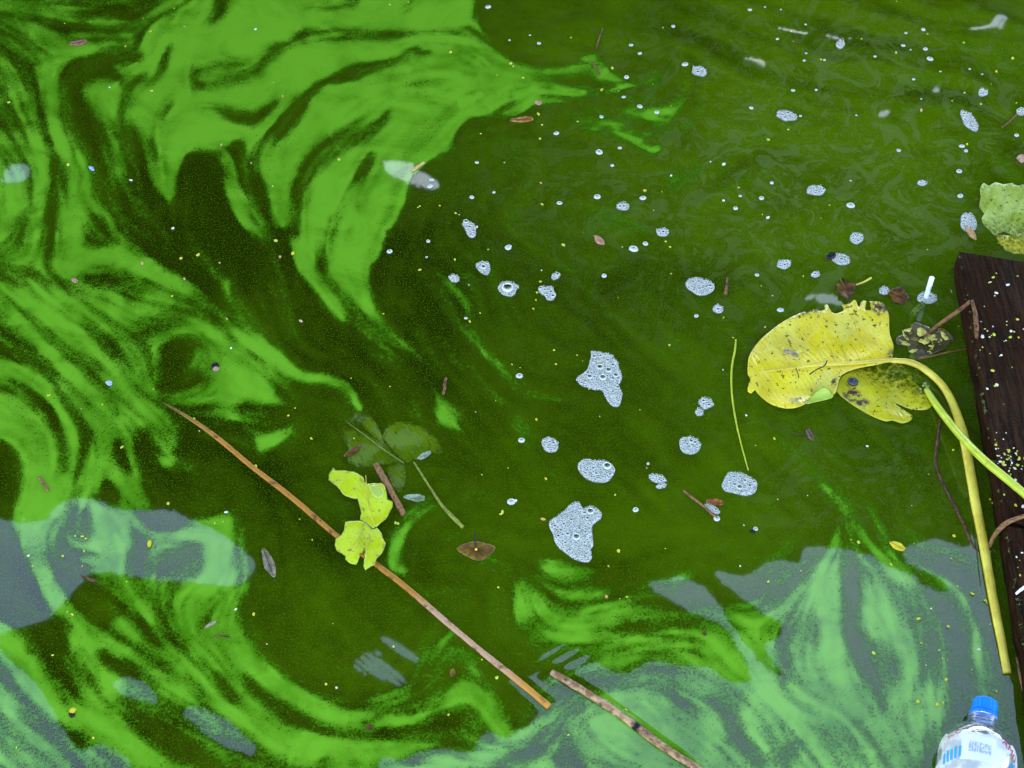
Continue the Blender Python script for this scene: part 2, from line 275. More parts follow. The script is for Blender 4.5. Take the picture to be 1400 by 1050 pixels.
# wobble the edges, then comb streaks along the flow
def rs(A, x, y):
    u = np.clip((x + MG) / CS, 0, A.shape[1] - 1.001); v = np.clip((y + MG) / CS, 0, A.shape[0] - 1.001)
    i = u.astype(int); j = v.astype(int); fu = u - i; fv = v - j
    return (A[j, i] * (1 - fu) + A[j, i + 1] * fu) * (1 - fv) + (A[j + 1, i] * (1 - fu) + A[j + 1, i + 1] * fu) * fv
wx = (fbm(GX, GY, 34, 11, 4) - .5) * 15; wy = (fbm(GX, GY, 34, 21, 4) - .5) * 15
D = rs(D, GX + wx, GY + wy)
tl_ = np.clip((GX - 690) / 60, 0, 1) * (GY < 200) * (GX < 960)             # the tail frays
fr_ = sstep(.38, .62, fbm(GX * .6 + GY * .3, GY - .2 * GX, 22, 57, 4)); D = D * (1 - tl_ * (1 - np.minimum(.66 + .42 * fr_, 1))) + .30 * tl_ * fr_ * np.exp(-((GY - 128 - (GX - 760) * .2) / 45.0) ** 2)
def soften(A, n):                                # scum thins out gradually towards open water
    for ax_ in (0, 1):
        c = np.cumsum(np.pad(A, [(n + 1, n) if i == ax_ else (0, 0) for i in (0, 1)], mode='edge'), ax_)
        A = (np.take(c, range(2 * n + 1, c.shape[ax_]), ax_) - np.take(c, range(0, c.shape[ax_] - 2 * n - 1), ax_)) / (2 * n + 1)
    return A
D = .62 * D + .23 * soften(soften(D, 3), 3) + .15 * soften(soften(D, 8), 8)
sg = np.array(SEGS); step = 8
cx, cy = GX[::step, ::step], GY[::step, ::step]
c2 = np.full(cx.shape, .02 * math.cos(2 * .75)); s2 = np.full(cx.shape, .02 * math.sin(2 * .75))
for x, y, a in SEGS:
    g = np.exp(-((cx - x) ** 2 + (cy - y) ** 2) / (2 * 22.0 ** 2)); c2 += g * math.cos(2 * a); s2 += g * math.sin(2 * a)
ang = 0.5 * np.arctan2(s2, c2)
def up(A):
    u = np.arange(GX.shape[1]) / step; v = np.arange(GX.shape[0]) / step
    i = np.minimum(u.astype(int), A.shape[1] - 2); j = np.minimum(v.astype(int), A.shape[0] - 2); fu = np.clip(u - i, 0, 1)[None]; fv = np.clip(v - j, 0, 1)[:, None]
    return (A[j][:, i] * (1 - fu) + A[j][:, i + 1] * fu) * (1 - fv) + (A[j + 1][:, i] * (1 - fu) + A[j + 1][:, i + 1] * fu) * fv
C2, S2 = up(np.cos(2 * ang)), up(np.sin(2 * ang)); A_ = 0.5 * np.arctan2(S2, C2)
VX, VY = np.cos(A_), np.sin(A_)
def lic(src, n, h):
    out = src.copy()
    for sgn in (1, -1):
        x, y = GX.copy(), GY.copy(); px, py = VX * sgn, VY * sgn
        for k in range(n):
            x += px * h; y += py * h
            iu = np.clip(((x + MG) / CS).round().astype(int), 0, GX.shape[1] - 1); iv = np.clip(((y + MG) / CS).round().astype(int), 0, GX.shape[0] - 1)
            vx, vy = VX[iv, iu], VY[iv, iu]; f = np.where(vx * px + vy * py < 0, -1, 1); px, py = vx * f, vy * f
            out += src[iv, iu]
    out /= (2 * n + 1); return (out - out.mean()) / out.std()
src = np.random.RandomState(3).rand(*GX.shape) * .5 + vnoise(GX, GY, 6, 31)
LIC = lic(src, 12, 2.0); LIC2 = lic(vnoise(GX, GY, 14, 41), 22, 3.0)
mid = np.clip(4 * D * (1 - D), 0, 1)
DL = D + (.13 * LIC + .17 * LIC2) * mid + (fbm(GX, GY, 60, 55) - .5) * .45 * mid
DL = DL - np.clip(LIC2 - .2, 0, 2) * .11 * sstep(.75, .95, D) * sstep(.35, .6, fbm(GX, GY, 120, 59, 2)); DL = np.clip(DL, 0, 1.2)

# suspended green in the open water (broad), painted ripple bands and thin dust film at the upper right
MK = np.full(GX.shape, .20)
def blob(v, x, y, rx, ry):
    g = np.exp(-(((GX - x) / rx) ** 2 + ((GY - y) / ry) ** 2)); MK[:] = MK * (1 - g) + v * g
blob(.95, 1350, 120, 420, 260); blob(.95, 1150, 200, 380, 260); blob(.75, 760, 60, 130, 70); blob(.60, 820, 200, 170, 110); blob(.62, 1150, 480, 260, 240)
blob(.10, 300, 320, 130, 100); blob(.10, 620, 420, 120, 110); blob(.15, 450, 470, 100, 60); blob(.05, 270, 610, 90, 70); blob(.33, 780, 560, 160, 200); blob(.18, 900, 375, 150, 40); blob(.72, 1010, 300, 160, 60)
blob(.75, 1120, 690, 210, 110); blob(.4, 650, 800, 200, 110); blob(.38, 560, 640, 120, 90); blob(.2, 560, 780, 60, 50); blob(.62, 960, 720, 160, 80); blob(.55, 620, 880, 120, 60); blob(.4, 470, 880, 120, 60); blob(.45, 1240, 620, 90, 80)
blob(.5, 1200, 900, 200, 160); blob(.35, 1330, 900, 80, 140); blob(.25, 1380, 560, 60, 300); blob(.1, 300, 650, 70, 60)
WU = 70 * fbm(GX, GY, 150, 62, 3); WV2 = 70 * fbm(GX, GY, 150, 66, 3)
MK += (fbm(GX + 2 * WU, GY + 2 * WV2, 100, 61, 5) - .5) * .55 + LIC2 * .05 + LIC * .02
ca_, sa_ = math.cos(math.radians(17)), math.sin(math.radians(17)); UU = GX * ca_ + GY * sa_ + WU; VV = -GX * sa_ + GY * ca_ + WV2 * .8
ripple_band = fbm(UU * .13, VV, 21, 161, 4) - .5; RR = np.clip(np.exp(-(((GX - 1230) / 330) ** 2 + ((GY - 70) / 130) ** 2)) * 1.2, 0, 1)
MK += ripple_band * 2.0 * RR  # rippled reflection painted as light and dark bands in the murk colour
fz = (fbm(GX + 60 * fbm(GX, GY, 90, 71), GY * 1.5 + 60 * fbm(GX, GY, 90, 75), 52, 81, 5))
reg = np.clip(np.exp(-(((GX - 1180) / 330) ** 2 + ((GY - 210) / 230) ** 2)) * 1.3 + .5 * np.exp(-(((GX - 1180) / 160) ** 2 + ((GY - 660) / 80) ** 2)) + .25 * np.exp(-(((GX - 780) / 120) ** 2 + ((GY - 270) / 60) ** 2)), 0, 1)
BAND = np.clip((ripple_band - .02) * 3, 0, 1) * RR
FILM = reg
FILM_UNUSED = np.clip(.7 * BAND + (sstep(.545, .575, fz) * .6 + (.5 - np.abs(sstep(.40, .66, fz) - .5)) * .3 + sstep(.016, .0, np.abs(fz - .46)) * .5 + sstep(.012, .0, np.abs(fz - .53)) * .5) * reg, 0, 1)
# ------------------------------------------------------------------ material helpers
class N:
    def __init__(s, name):
        s.m = bpy.data.materials.new(name); s.m.use_nodes = True; s.t = s.m.node_tree; s.t.nodes.clear()
        s.out = s.t.nodes.new("ShaderNodeOutputMaterial"); s.tc = None
    def n(s, typ, **kw):
        x = s.t.nodes.new("ShaderNode" + typ)
        for k, v in kw.items(): setattr(x, k, v)
        return x
    def put(s, sock, v):
        if isinstance(v, bpy.types.NodeSocket): s.t.links.new(v, sock)
        elif v is not None: sock.default_value = v
    def obj(s):
        if not s.tc: s.tc = s.n("TexCoord")
        return s.tc.outputs['Object']
    def scaled(s, sc):
        m = s.n("Mapping"); s.put(m.inputs[0], s.obj()); m.inputs['Scale'].default_value = sc; return m.outputs[0]
    def noise(s, scale, detail=3, rough=.55, vec=None, dist=0):
        x = s.n("TexNoise"); s.put(x.inputs['Vector'], vec or s.obj()); x.inputs['Scale'].default_value = scale
        x.inputs['Detail'].default_value = detail; x.inputs['Roughness'].default_value = rough; x.inputs['Distortion'].default_value = dist
        return x.outputs[0]
    def vor(s, scale, feature='F1', vec=None, out=0):
        x = s.n("TexVoronoi", feature=feature); s.put(x.inputs['Vector'], vec or s.obj()); x.inputs['Scale'].default_value = scale; return x.outputs[out]
    def math(s, op, a, b=0.0, c=None, clamp=False):
        x = s.n("Math", operation=op, use_clamp=clamp); s.put(x.inputs[0], a); s.put(x.inputs[1], b)
        if c is not None: s.put(x.inputs[2], c)
        return x.outputs[0]
    def mr(s, v, a, b, c=0., d=1., smooth=True):
        x = s.n("MapRange"); x.interpolation_type = 'SMOOTHSTEP' if smooth else 'LINEAR'
        s.put(x.inputs[0], v)
        for i, q in enumerate((a, b, c, d)): s.put(x.inputs[i + 1], q)
        return x.outputs[0]
    def mix(s, f, a, b):
        x = s.n("Mix", data_type='RGBA'); s.put(x.inputs[0], f)
        s.put(x.inputs[6], (*a, 1) if isinstance(a, tuple) and len(a) == 3 else a); s.put(x.inputs[7], (*b, 1) if isinstance(b, tuple) and len(b) == 3 else b)
        return x.outputs[2]
    def attr(s, name):
        return s.n("Attribute", attribute_name=name).outputs['Fac']
    def bump(s, h, strength=.3, dist=.001):
        x = s.n("Bump"); x.inputs['Strength'].default_value = strength; x.inputs['Distance'].default_value = dist; s.put(x.inputs['Height'], h); return x.outputs[0]
    def pbr(s, col, rough=.5, normal=None, ior=1.45, alpha=None, sub=0, trans=0, coat=0, metal=0, spec=None):
        p = s.n("BsdfPrincipled"); s.put(p.inputs['Base Color'], (*col, 1) if isinstance(col, tuple) and len(col) == 3 else col)
        s.put(p.inputs['Roughness'], rough); p.inputs['IOR'].default_value = ior
        if normal is not None: s.put(p.inputs['Normal'], normal)
        if alpha is not None: s.put(p.inputs['Alpha'], alpha)
        if sub: p.inputs['Subsurface Weight'].default_value = sub; p.inputs['Subsurface Radius'].default_value = (.004, .004, .002); p.inputs['Subsurface Scale'].default_value = 1
        if coat: p.inputs['Coat Weight'].default_value = coat; p.inputs['Coat Roughness'].default_value = .05
        p.inputs['Metallic'].default_value = metal; p.inputs['Specular IOR Level'].default_value = spec if spec is not None else (.5 if not isinstance(rough, (int, float)) or rough < .35 else .18)
        return p.outputs[0]
    def done(s, sh): s.put(s.out.inputs[0], sh); return s.m

# ------------------------------------------------------------------ object helpers
def mesh_obj(name, V, F, mats, parent=None, smooth=True, attrs=None, fmat=None):
    me = bpy.data.meshes.new(name)
    V = np.asarray(V, float)
    if parent is not None: V = V - np.array(parent['_o'])
    me.from_pydata(V.tolist(), [], [tuple(int(i) for i in f) for f in F])
    for m in (mats if isinstance(mats, (list, tuple)) else [mats]): me.materials.append(m)
    if fmat is not None: me.polygons.foreach_set('material_index', np.asarray(fmat, np.int32))
    me.polygons.foreach_set('use_smooth', np.full(len(me.polygons), smooth))
    for k, v in (attrs or {}).items():
        a = me.attributes.new(k, 'FLOAT', 'POINT'); a.data.foreach_set('value', np.asarray(v, np.float32))
    me.update()
    o = bpy.data.objects.new(name, me); C.objects.link(o)
    if parent is not None: o.parent = parent
    return o
def tag(o, label=None, cat=None, group=None, kind=None):
    if label: o['label'] = label
    if cat: o['category'] = cat
    if group: o['group'] = group
    if kind: o['kind'] = kind
    return o
def thing(name, label, cat, at, group=None):
    o = bpy.data.objects.new(name, None); C.objects.link(o); o.empty_display_size = .02
    o.location = at; o['_o'] = [float(v) for v in at]
    return tag(o, label, cat, group)
def solo(name, V, F, mats, label, cat, at, group=None, **kw):          # a thing that is one mesh
    o = mesh_obj(name, np.asarray(V, float) - np.array(at), F, mats, None, **kw); o.location = at
    return tag(o, label, cat, group)
def tube(pts, rad, sides=10, flat=1.0, wob=0.0, seed=0):
    rnd = random.Random(seed)
    p = [Vector(q) for q in pts]; n = len(p); V = []; F = []
    ref = Vector((0, 0, 1))
    for i in range(n):
        t = (p[min(i + 1, n - 1)] - p[max(i - 1, 0)]).normalized()
        a = t.cross(ref);  a = a.normalized() if a.length > 1e-4 else t.cross(Vector((1, 0, 0))).normalized()
        b = a.cross(t).normalized(); r = rad[i] if hasattr(rad, '__len__') else rad
        for k in range(sides):
            an = 2 * math.pi * k / sides; rr = r * (1 + wob * (rnd.random() - .5))
            V.append(p[i] + a * math.cos(an) * rr + b * math.sin(an) * rr * flat)
    for i in range(n - 1):
        for k in range(sides):
            k2 = (k + 1) % sides; F.append((i * sides + k, i * sides + k2, (i + 1) * sides + k2, (i + 1) * sides + k))
    F.append(tuple(range(sides))[::-1]); F.append(tuple(range((n - 1) * sides, n * sides)))
    return np.array([list(v) for v in V]), F
def pathpx(pts, n=4):                            # (x, y, z metres) photo points -> smooth world path
    q = catmull(pts, n); return [WV(a, b, c) for a, b, c in q]
def sheet(outline, zf, th=.0008, step=None, smooth_n=3, jit=.3, seed=1):
    """solid leaf-like sheet from a photo outline; zf(x,y) gives height of its top."""
    q = catmull([(a, b) for a, b in outline], smooth_n, True) if smooth_n > 1 else np.array(outline, float)
    rnd = np.random.RandomState(seed); m = len(q)
    pts = [tuple(v) for v in q]
    if step:
        xs = np.arange(q[:, 0].min(), q[:, 0].max(), step); ys = np.arange(q[:, 1].min(), q[:, 1].max(), step)
        X, Y = np.meshgrid(xs, ys); X = X + (rnd.rand(*X.shape) - .5) * step * jit; Y = Y + (rnd.rand(*X.shape) - .5) * step * jit
        ok = inside(X, Y, q)
        q3 = np.c_[q, np.zeros(m)]; q3 = np.vstack([q3, q3[:1]]); ok &= seg_dist(X, Y, q3) > step * .35
        pts += list(zip(X[ok].tolist(), Y[ok].tolist()))
    vv, ee, ff, *_ = delaunay_2d_cdt([Vector(p) for p in pts], [], [list(range(m))], 1, 1e-6)
    px = np.array([[v.x, v.y] for v in vv]); n = len(px)
    zt = np.array([zf(a, b) for a, b in px])
    top = W(px[:, 0], px[:, 1], zt); V = np.vstack([top, top - [0, 0, th]])
    F = []; cnt = {}
    for f in ff:
        f = list(f); a, b, c = (top[f[k]] for k in range(3))
        if np.cross(b - a, c - a)[2] < 0: f = f[::-1]
        F.append(tuple(f)); F.append(tuple(i + n for i in f[::-1]))
        for i in range(len(f)): cnt[(f[i], f[(i + 1) % len(f)])] = 1
    for (a, b) in list(cnt):
        if (b, a) not in cnt: F.append((b, a, a + n, b + n))
    return V, F, np.vstack([px, px])
def crop(x0, y0, s, pts): return [(x0 + a / s, y0 + b / s) for a, b in pts]

# ------------------------------------------------------------------ water surface shape
FLOATING = []                                    # strokes that lift the surface film where it wets them
def wet(*pts): FLOATING.append(np.array(pts, float))
wet((700,925,3),(750,964,3)); wet((756,921,4),(860,985,4),(985,1075,4)); wet((1222,493,5),(1285,520,6),(1320,595,6),(1340,710,7),(1378,922,6))
wet((1265,535,4),(1310,592,5),(1350,632,5)); wet((513,636,3),(552,702,3)); wet((1022,510,3),(1025,535,3),(1060,557,3),(1088,556,3),(1138,540,3),(1190,572,3),(1232,576,3)); wet((1300,358,3),(1350,660,3),(1395,930,3))
MEN = np.zeros(GX.shape)
for q in FLOATING:
    d = seg_dist(GX, GY, q); MEN = np.maximum(MEN, np.exp(-np.maximum(d, 0) / 3.5))
def ripple(x, y, px, py):
    z = np.zeros(x.shape)
    a = np.exp(-(((px - 1230) / 330) ** 2 + ((py - 60) / 150) ** 2))
    wv = fbm(px, py, 120, 91, 2) * 9
    for (kx, ky, am, ph) in ((18, 62, .00030, 0), (-34, 70, .00020, 1.3), (52, 95, .00010, 2.2), (10, 130, .00005, .4)):
        z += .12 * a * am * np.sin(kx * x + ky * y + ph + wv)
    def ring(cx, cy, lam, ang, spread, sig, am):
        dx, dy = px - cx, py - cy; u = dx * math.cos(ang) + dy * math.sin(ang); v = -dx * math.sin(ang) + dy * math.cos(ang)
        return am * np.exp(-(u / sig) ** 2 - (v / spread) ** 2) * np.sin(2 * math.pi * u / lam)
    z += ring(775, 905, 15, math.radians(60), 34, 30, .00004) + ring(775, 950, 13, math.radians(-25), 26, 26, .00003)
    z += ring(1030, 510, 9, math.radians(20), 40, 18, .00006) + ring(1290, 590, 16, math.radians(-10), 60, 40, .00006)
    z += (fbm(px, py, 260, 95, 2) - .5) * .00012 + (fbm(px, py, 60, 97, 2) - .5) * .00003
    return z
sp = .003
def axis(a, b, far):
    c = np.arange(a, b + sp / 2, sp); lo = []; hi = []; s = sp * 3; v = a
    while v > -far: v -= s; s *= 1.45; lo.append(v)
    s = sp * 3; v = b
    while v < far: v += s; s *= 1.45; hi.append(v)
    return np.r_[lo[::-1], c, hi]
ax, ay = axis(-.88, .88, 90), axis(.58, 2.02, 90)
WXg, WYg = np.meshgrid(ax, ay)
core = (WXg > -1.1) & (WXg < 1.1) & (WYg > .45) & (WYg < 2.3)
pxx, pyy = P(np.stack([WXg, np.where(WYg > .3, WYg, .3), np.zeros_like(WXg)], -1))
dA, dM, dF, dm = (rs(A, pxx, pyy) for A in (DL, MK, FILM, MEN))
dm = np.where(core & (pxx > -MG) & (pxx < 1400 + MG) & (pyy > -MG) & (pyy < 1050 + MG), dm, 0)
dA = np.where(core, dA, .12); dF = np.where(core, dF, 0)
ZW = np.where(core, ripple(WXg, WYg, pxx, pyy), 0) + dm * .0006
ny, nx = WXg.shape
idx = np.arange(nx * ny).reshape(ny, nx)
quads = np.stack([idx[:-1, :-1], idx[:-1, 1:], idx[1:, 1:], idx[1:, :-1]], -1).reshape(-1, 4)
def grid_mesh(name, X, Y, Z, quads, attrs, mat):
    used = np.unique(quads); mp = np.full(X.size, -1); mp[used] = np.arange(len(used))
    V = np.stack([X.ravel()[used], Y.ravel()[used], Z.ravel()[used]], -1).astype(np.float32); q = mp[quads].astype(np.int32)
    me = bpy.data.meshes.new(name); me.vertices.add(len(V)); me.vertices.foreach_set('co', V.ravel())
    me.loops.add(q.size); me.loops.foreach_set('vertex_index', q.ravel()); me.polygons.add(len(q)); me.polygons.foreach_set('loop_start', np.arange(0, q.size, 4, dtype=np.int32))
    me.polygons.foreach_set('use_smooth', np.ones(len(q), bool)); me.update(calc_edges=True)
    for k, v in attrs.items(): a = me.attributes.new(k, 'FLOAT', 'POINT'); a.data.foreach_set('value', v.ravel()[used].astype(np.float32))
    me.materials.append(mat); o = bpy.data.objects.new(name, me); C.objects.link(o); return o

WATER_IOR = 1.5
def water_bump(M):
    return None
M = N("green_water")
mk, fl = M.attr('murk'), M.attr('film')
g1 = M.noise(520, 2, .7); g2 = M.noise(1300, 1, .5); g3 = M.noise(60, 4, .6)
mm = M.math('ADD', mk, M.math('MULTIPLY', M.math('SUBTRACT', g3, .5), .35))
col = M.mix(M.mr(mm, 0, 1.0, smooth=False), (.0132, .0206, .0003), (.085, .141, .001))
col = M.mix(M.mr(g1, .50, .72), col, (.072, .132, .002))
col = M.mix(M.mr(g2, .46, .30), col, (.010, .018, .0004))
fn = M.noise(15, 5, .55, dist=2.5); fm = M.noise(34, 4, .6, dist=2.0)
plates = M.math('ADD', M.math('MULTIPLY', M.mr(fn, .535, .555), .55), M.math('MULTIPLY', M.mr(M.math('ABSOLUTE', M.math('SUBTRACT', fn, .47)), .016, .004), .5))
plates = M.math('ADD', plates, M.math('MULTIPLY', M.mr(M.math('ABSOLUTE', M.math('SUBTRACT', fm, .56)), .018, .004), .4), clamp=True)
col = M.mix(M.math('MULTIPLY', M.math('MULTIPLY', fl, plates), .42), col, (.17, .20, .06))
WATER = M.done(M.pbr(col, .02, ior=WATER_IOR))
M = N("algae_scum")
d = M.attr('scum')
g1 = M.noise(300, 3, .7); g2 = M.noise(760, 2, .6); g3 = M.noise(110, 3, .6)
g = M.math('ADD', M.math('MULTIPLY', M.mr(g1, .30, .70, smooth=False), .55), M.math('MULTIPLY', M.mr(g2, .30, .70, smooth=False), .45))
v = M.math('ADD', d, M.math('ADD', M.math('MULTIPLY', M.math('SUBTRACT', g, .5), 1.25), M.math('MULTIPLY', M.math('SUBTRACT', g3, .5), .5)))
grain = M.mr(v, .37, .60); thin = M.mr(d, .16, .95)
al = M.math('MULTIPLY', M.math('ADD', M.math('MULTIPLY', grain, .58), M.math('MULTIPLY', thin, .42)), M.mr(d, .12, .22))
tone = M.math('ADD', d, M.math('MULTIPLY', M.math('SUBTRACT', M.noise(11, 6, .62, dist=1.2), .5), 1.3))
col = M.mix(M.mr(tone, .50, 1.12), (.060, .175, .003), (.146, .340, .014))
col = M.mix(M.mr(g2, .6, .8), col, (.17, .37, .025))
ALG = M.done(M.pbr(col, .02, ior=WATER_IOR, alpha=al))
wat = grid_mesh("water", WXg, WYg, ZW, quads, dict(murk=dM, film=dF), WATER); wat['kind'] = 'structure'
am = dA.ravel()[quads].max(1); cm = core.ravel()[quads].all(1)
alg = grid_mesh("algae_scum", WXg, WYg, ZW + .0006, quads[(am > .12) & cm], dict(scum=dA), ALG); tag(alg, kind='stuff')
tag(alg, "bright green algae scum swirling over the dark water", "algae")

# ------------------------------------------------------------------ overhanging tree mirrored in the water, and its bank
SKYGAPS = [
 [(-40,716),(30,717),(62,712),(82,690),(105,681),(135,684),(160,697),(190,700),(228,700),(262,712),(295,728),(322,746),(348,771),(336,790),(326,798),(290,797),(230,791),(190,787),(150,781),(122,785),(108,797),(92,815),(72,838),(45,853),(15,858),(-40,862)],
 [(-40,850),(0,892),(28,918),(52,940),(66,962),(76,985),(90,1006),(106,1029),(125,1023),(145,1021),(160,1034),(180,1060),(190,1290),(-260,1290),(-260,850)],
 [(156,932),(170,927),(188,930),(203,941),(216,960),(200,958),(182,953),(165,946)],
 [(248,972),(268,970),(290,976),(315,990),(335,1008),(352,1027),(338,1030),(315,1022),(290,1007),(268,988)],
 [(526,224),(537,220),(552,224),(575,236),(602,256),(585,255),(560,250),(542,242),(530,234)],
 [(517,869),(530,872),(548,881),(565,892),(580,909),(566,904),(548,894),(530,882)],
 [(515,1060),(545,1042),(572,1030),(605,1026),(650,1030),(658,1008),(668,1003),(690,1012),(712,1000),(728,990),(735,975),(722,962),(712,946),(728,955),(742,958),(735,930),(738,912),(752,897),(780,893),(800,902),(822,914),(846,923),(865,918),(888,905),
  (930,912),(972,915),(985,928),(1002,935),(1030,931),(1022,905),(1003,872),(985,853),(970,845),(945,834),(925,822),(905,812),(885,796),(900,797),(918,792),(935,790),(955,800),(975,820),(1000,858),(1030,900),(1052,918),(1074,928),
  (1066,914),(1050,890),(1052,882),(1066,876),(1073,853),(1050,840),(1020,820),(995,800),(976,783),(1000,786),(1020,789),(1040,774),(1058,767),(1085,769),(1097,772),(1100,755),(1116,748),(1143,752),(1174,757),(1195,765),(1212,777),(1230,781),(1250,794),(1272,806),(1298,813),(1292,794),(1275,785),(1250,770),(1235,755),(1256,745),(1283,738),(1307,748),(1340,750),(1372,742),(1700,760),(1700,1300),(500,1300)],
 [(488,893),(505,902),(528,919),(552,940),(546,940),(524,925),(502,908)], [(496,890),(515,899),(538,916),(560,936),(553,935),(533,921),(512,905)], [(484,901),(500,909),(516,920),(531,931),(524,931),(508,921),(494,911)], [(479,906),(490,912),(502,923),(496,922),(486,915)], [(509,888),(516,891),(523,897),(516,896)], [(12,232),(30,225),(38,240),(20,250),(5,245)],  # thin parallel slits added to the crown to draw ripple stripes
 [(1092,409),(1115,403),(1140,405),(1168,412),(1145,416),(1120,410)],
 [(1045,32),(1065,34),(1085,42),(1115,50),(1100,51),(1070,39)], [(1125,49),(1150,51),(1168,50),(1150,54)], [(1012,79),(1035,84),(1062,89),(1040,88)], [(1318,45),(1340,35),(1363,24),(1376,32),(1362,28),(1340,39)], [(1265,119),(1288,124),(1278,125)], [(1202,160),(1221,154),(1215,160),(1204,164)], [(1383,99),(1410,94),(1400,99)],  # slivers added to the crown to draw pale ripple streaks
]
SKYR = np.zeros(GX.shape, bool)
CR = 2.5
XR = np.arange(-2600, 4000, CR); YR = np.arange(-560, 1290, CR); XXr, YYr = np.meshgrid(XR, YR)
gap = np.zeros(XXr.shape, bool)
for k, pl in enumerate(SKYGAPS):
    q = catmull(pl, 4, True); sx = slice(max(int((q[:, 0].min() - XR[0]) / CR) - 1, 0), int((q[:, 0].max() - XR[0]) / CR) + 2); sy = slice(max(int((q[:, 1].min() - YR[0]) / CR) - 1, 0), int((q[:, 1].max() - YR[0]) / CR) + 2)
    gap[sy, sx] |= inside(XXr[sy, sx], YYr[sy, sx], q)
edge_l = 1062 + 26 * np.sin(XXr / 50.0) + 14 * np.sin(XXr / 17.0)
gap |= (YYr > edge_l + 50)
gap |= YYr < (-440 + 40 * np.sin(XXr / 70.0) + 25 * np.sin(XXr / 23.0))
def blur(A, n):
    for ax_ in (0, 1):
        c = np.cumsum(np.pad(A, [(n + 1, n) if i == ax_ else (0, 0) for i in (0, 1)]), ax_)
        A = (np.take(c, range(2 * n + 1, c.shape[ax_]), ax_) - np.take(c, range(0, c.shape[ax_] - 2 * n - 1), ax_)) / (2 * n + 1)
    return A
near = blur(gap.astype(float), 14) > .002
def look(A, x, y, out):
    i = ((x - XR[0]) / CR).round().astype(int); j = ((y - YR[0]) / CR).round().astype(int)
    ok = (i >= 0) & (i < len(XR)) & (j >= 0) & (j < len(YR))
    r = np.full(x.shape, out); r[ok] = A[j[ok], i[ok]]; return r
rg = np.random.RandomState(12)
LV, LF = [], []; base = 0
def leaves(n, lmin, lmax, only_edge, xr=(-560, 1960), yr=(-440, 1180)):
    global base
    x = rg.uniform(*xr, n); y = rg.uniform(*yr, n)
    keep = ~look(gap, x, y, True)
    if only_edge: keep &= look(near, x, y, True)
    x, y = x[keep], y[keep]; n = len(x)
    if not n: return
    h = rg.uniform(1.7, 2.5, n) + (0.25 if not only_edge else 0); d = dirs(x, y); d[:, 2] *= -1
    c = W(x, y) + d * (h / d[:, 2])[:, None]
    L = rg.uniform(lmin, lmax, n); wd = L * rg.uniform(.28, .42, n)
    a = rg.uniform(0, 2 * math.pi, n); nz = np.c_[rg.normal(0, .38, n), rg.normal(0, .38, n), np.ones(n)]; nz /= np.linalg.norm(nz, axis=1)[:, None]
    u = np.c_[np.cos(a), np.sin(a), np.zeros(n)]; u -= nz * (u * nz).sum(1)[:, None]; u /= np.linalg.norm(u, axis=1)[:, None]; v = np.cross(nz, u)
    prof = [(-.5, 0, 0), (-.2, .42, .06), (.15, .46, .06), (.5, 0, -.04), (.15, -.46, .06), (-.2, -.42, .06)]
    vs = np.stack([c + u * (p * L)[:, None] + v * (q * wd)[:, None] + nz * (r_ * L)[:, None] for p, q, r_ in prof], 1)
    m = np.concatenate([vs, (vs + np.roll(vs, 1, 1)) / 2, (vs * .7 + np.roll(vs, 3, 1) * .3), vs.mean(1, keepdims=True)], 1); m[..., 2] *= -1; qx, qy = P(m)
    ok = ~look(gap, qx.ravel(), qy.ravel(), True).reshape(qx.shape).any(1)
    vs = vs[ok]; n = len(vs)
    LV.append(vs.reshape(-1, 3)); f = np.arange(n)[:, None] * 6 + base
    LF.append(np.concatenate([f + [0, 1, 2, 3], f + [0, 3, 4, 5]])); base += n * 6
leaves(330000, .07, .12, False); leaves(9000, .12, .2, False, (-2500, -500)); leaves(9000, .12, .2, False, (1950, 3900)); leaves(230000, .018, .045, True); leaves(120000, .009, .016, True); leaves(60000, .0035, .006, True, (465, 595), (860, 950)); leaves(60000, .004, .008, True, (1000, 1400), (10, 175))  # big side leaves out of view are added to cut light on the water
LV = np.vstack(LV); LF = np.vstack(LF)
M = N("overhanging_leaf")
oi = M.noise(3, 3); col = M.mix(oi, (.018, .038, .008), (.04, .075, .014))
dif = M.n("BsdfDiffuse"); M.put(dif.inputs[0], col); LEAFM = M.done(dif.outputs[0])
M = N("bark"); BARK = M.done(M.pbr(M.mix(M.noise(25, 5), (.05, .04, .03), (.13, .11, .085)), .9, M.bump(M.noise(60, 4), .6, .01)))
tree = thing("overhanging_tree", "broad dark tree leaning out over the water, seen only as its reflection", "tree", (-1.9, 6.2, .3))
cm_ = bpy.data.meshes.new("crown"); LV_ = (LV - np.array(tree['_o'])).astype(np.float32)
cm_.vertices.add(len(LV_)); cm_.vertices.foreach_set('co', LV_.ravel()); cm_.loops.add(LF.size); cm_.loops.foreach_set('vertex_index', LF.ravel().astype(np.int32))
cm_.polygons.add(len(LF)); cm_.polygons.foreach_set('loop_start', np.arange(0, LF.size, 4, dtype=np.int32)); cm_.update(calc_edges=True); cm_.materials.append(LEAFM)
co = bpy.data.objects.new("crown", cm_); C.objects.link(co); co.parent = tree; co['kind'] = 'stuff'
V, F = tube([(-1.9, 6.2, .2), (-1.85, 6.0, 1.0), (-1.6, 5.5, 1.9), (-1.2, 4.8, 2.5), (-.6, 4.0, 2.75)], [.2, .16, .13, .09, .05], 12, wob=.1); mesh_obj("trunk", V, F, BARK, tree)
for q in ([(-1.2, 4.8, 2.5), (-.2, 4.3, 2.7), (.9, 3.9, 2.72)], [(-.6, 4., 2.75), (-.3, 3.4, 2.72), (0., 2.9, 2.7)]):
    V, F = tube(q, [.06, .04, .015], 8, wob=.1); mesh_obj("limb", V, F, BARK, tree)
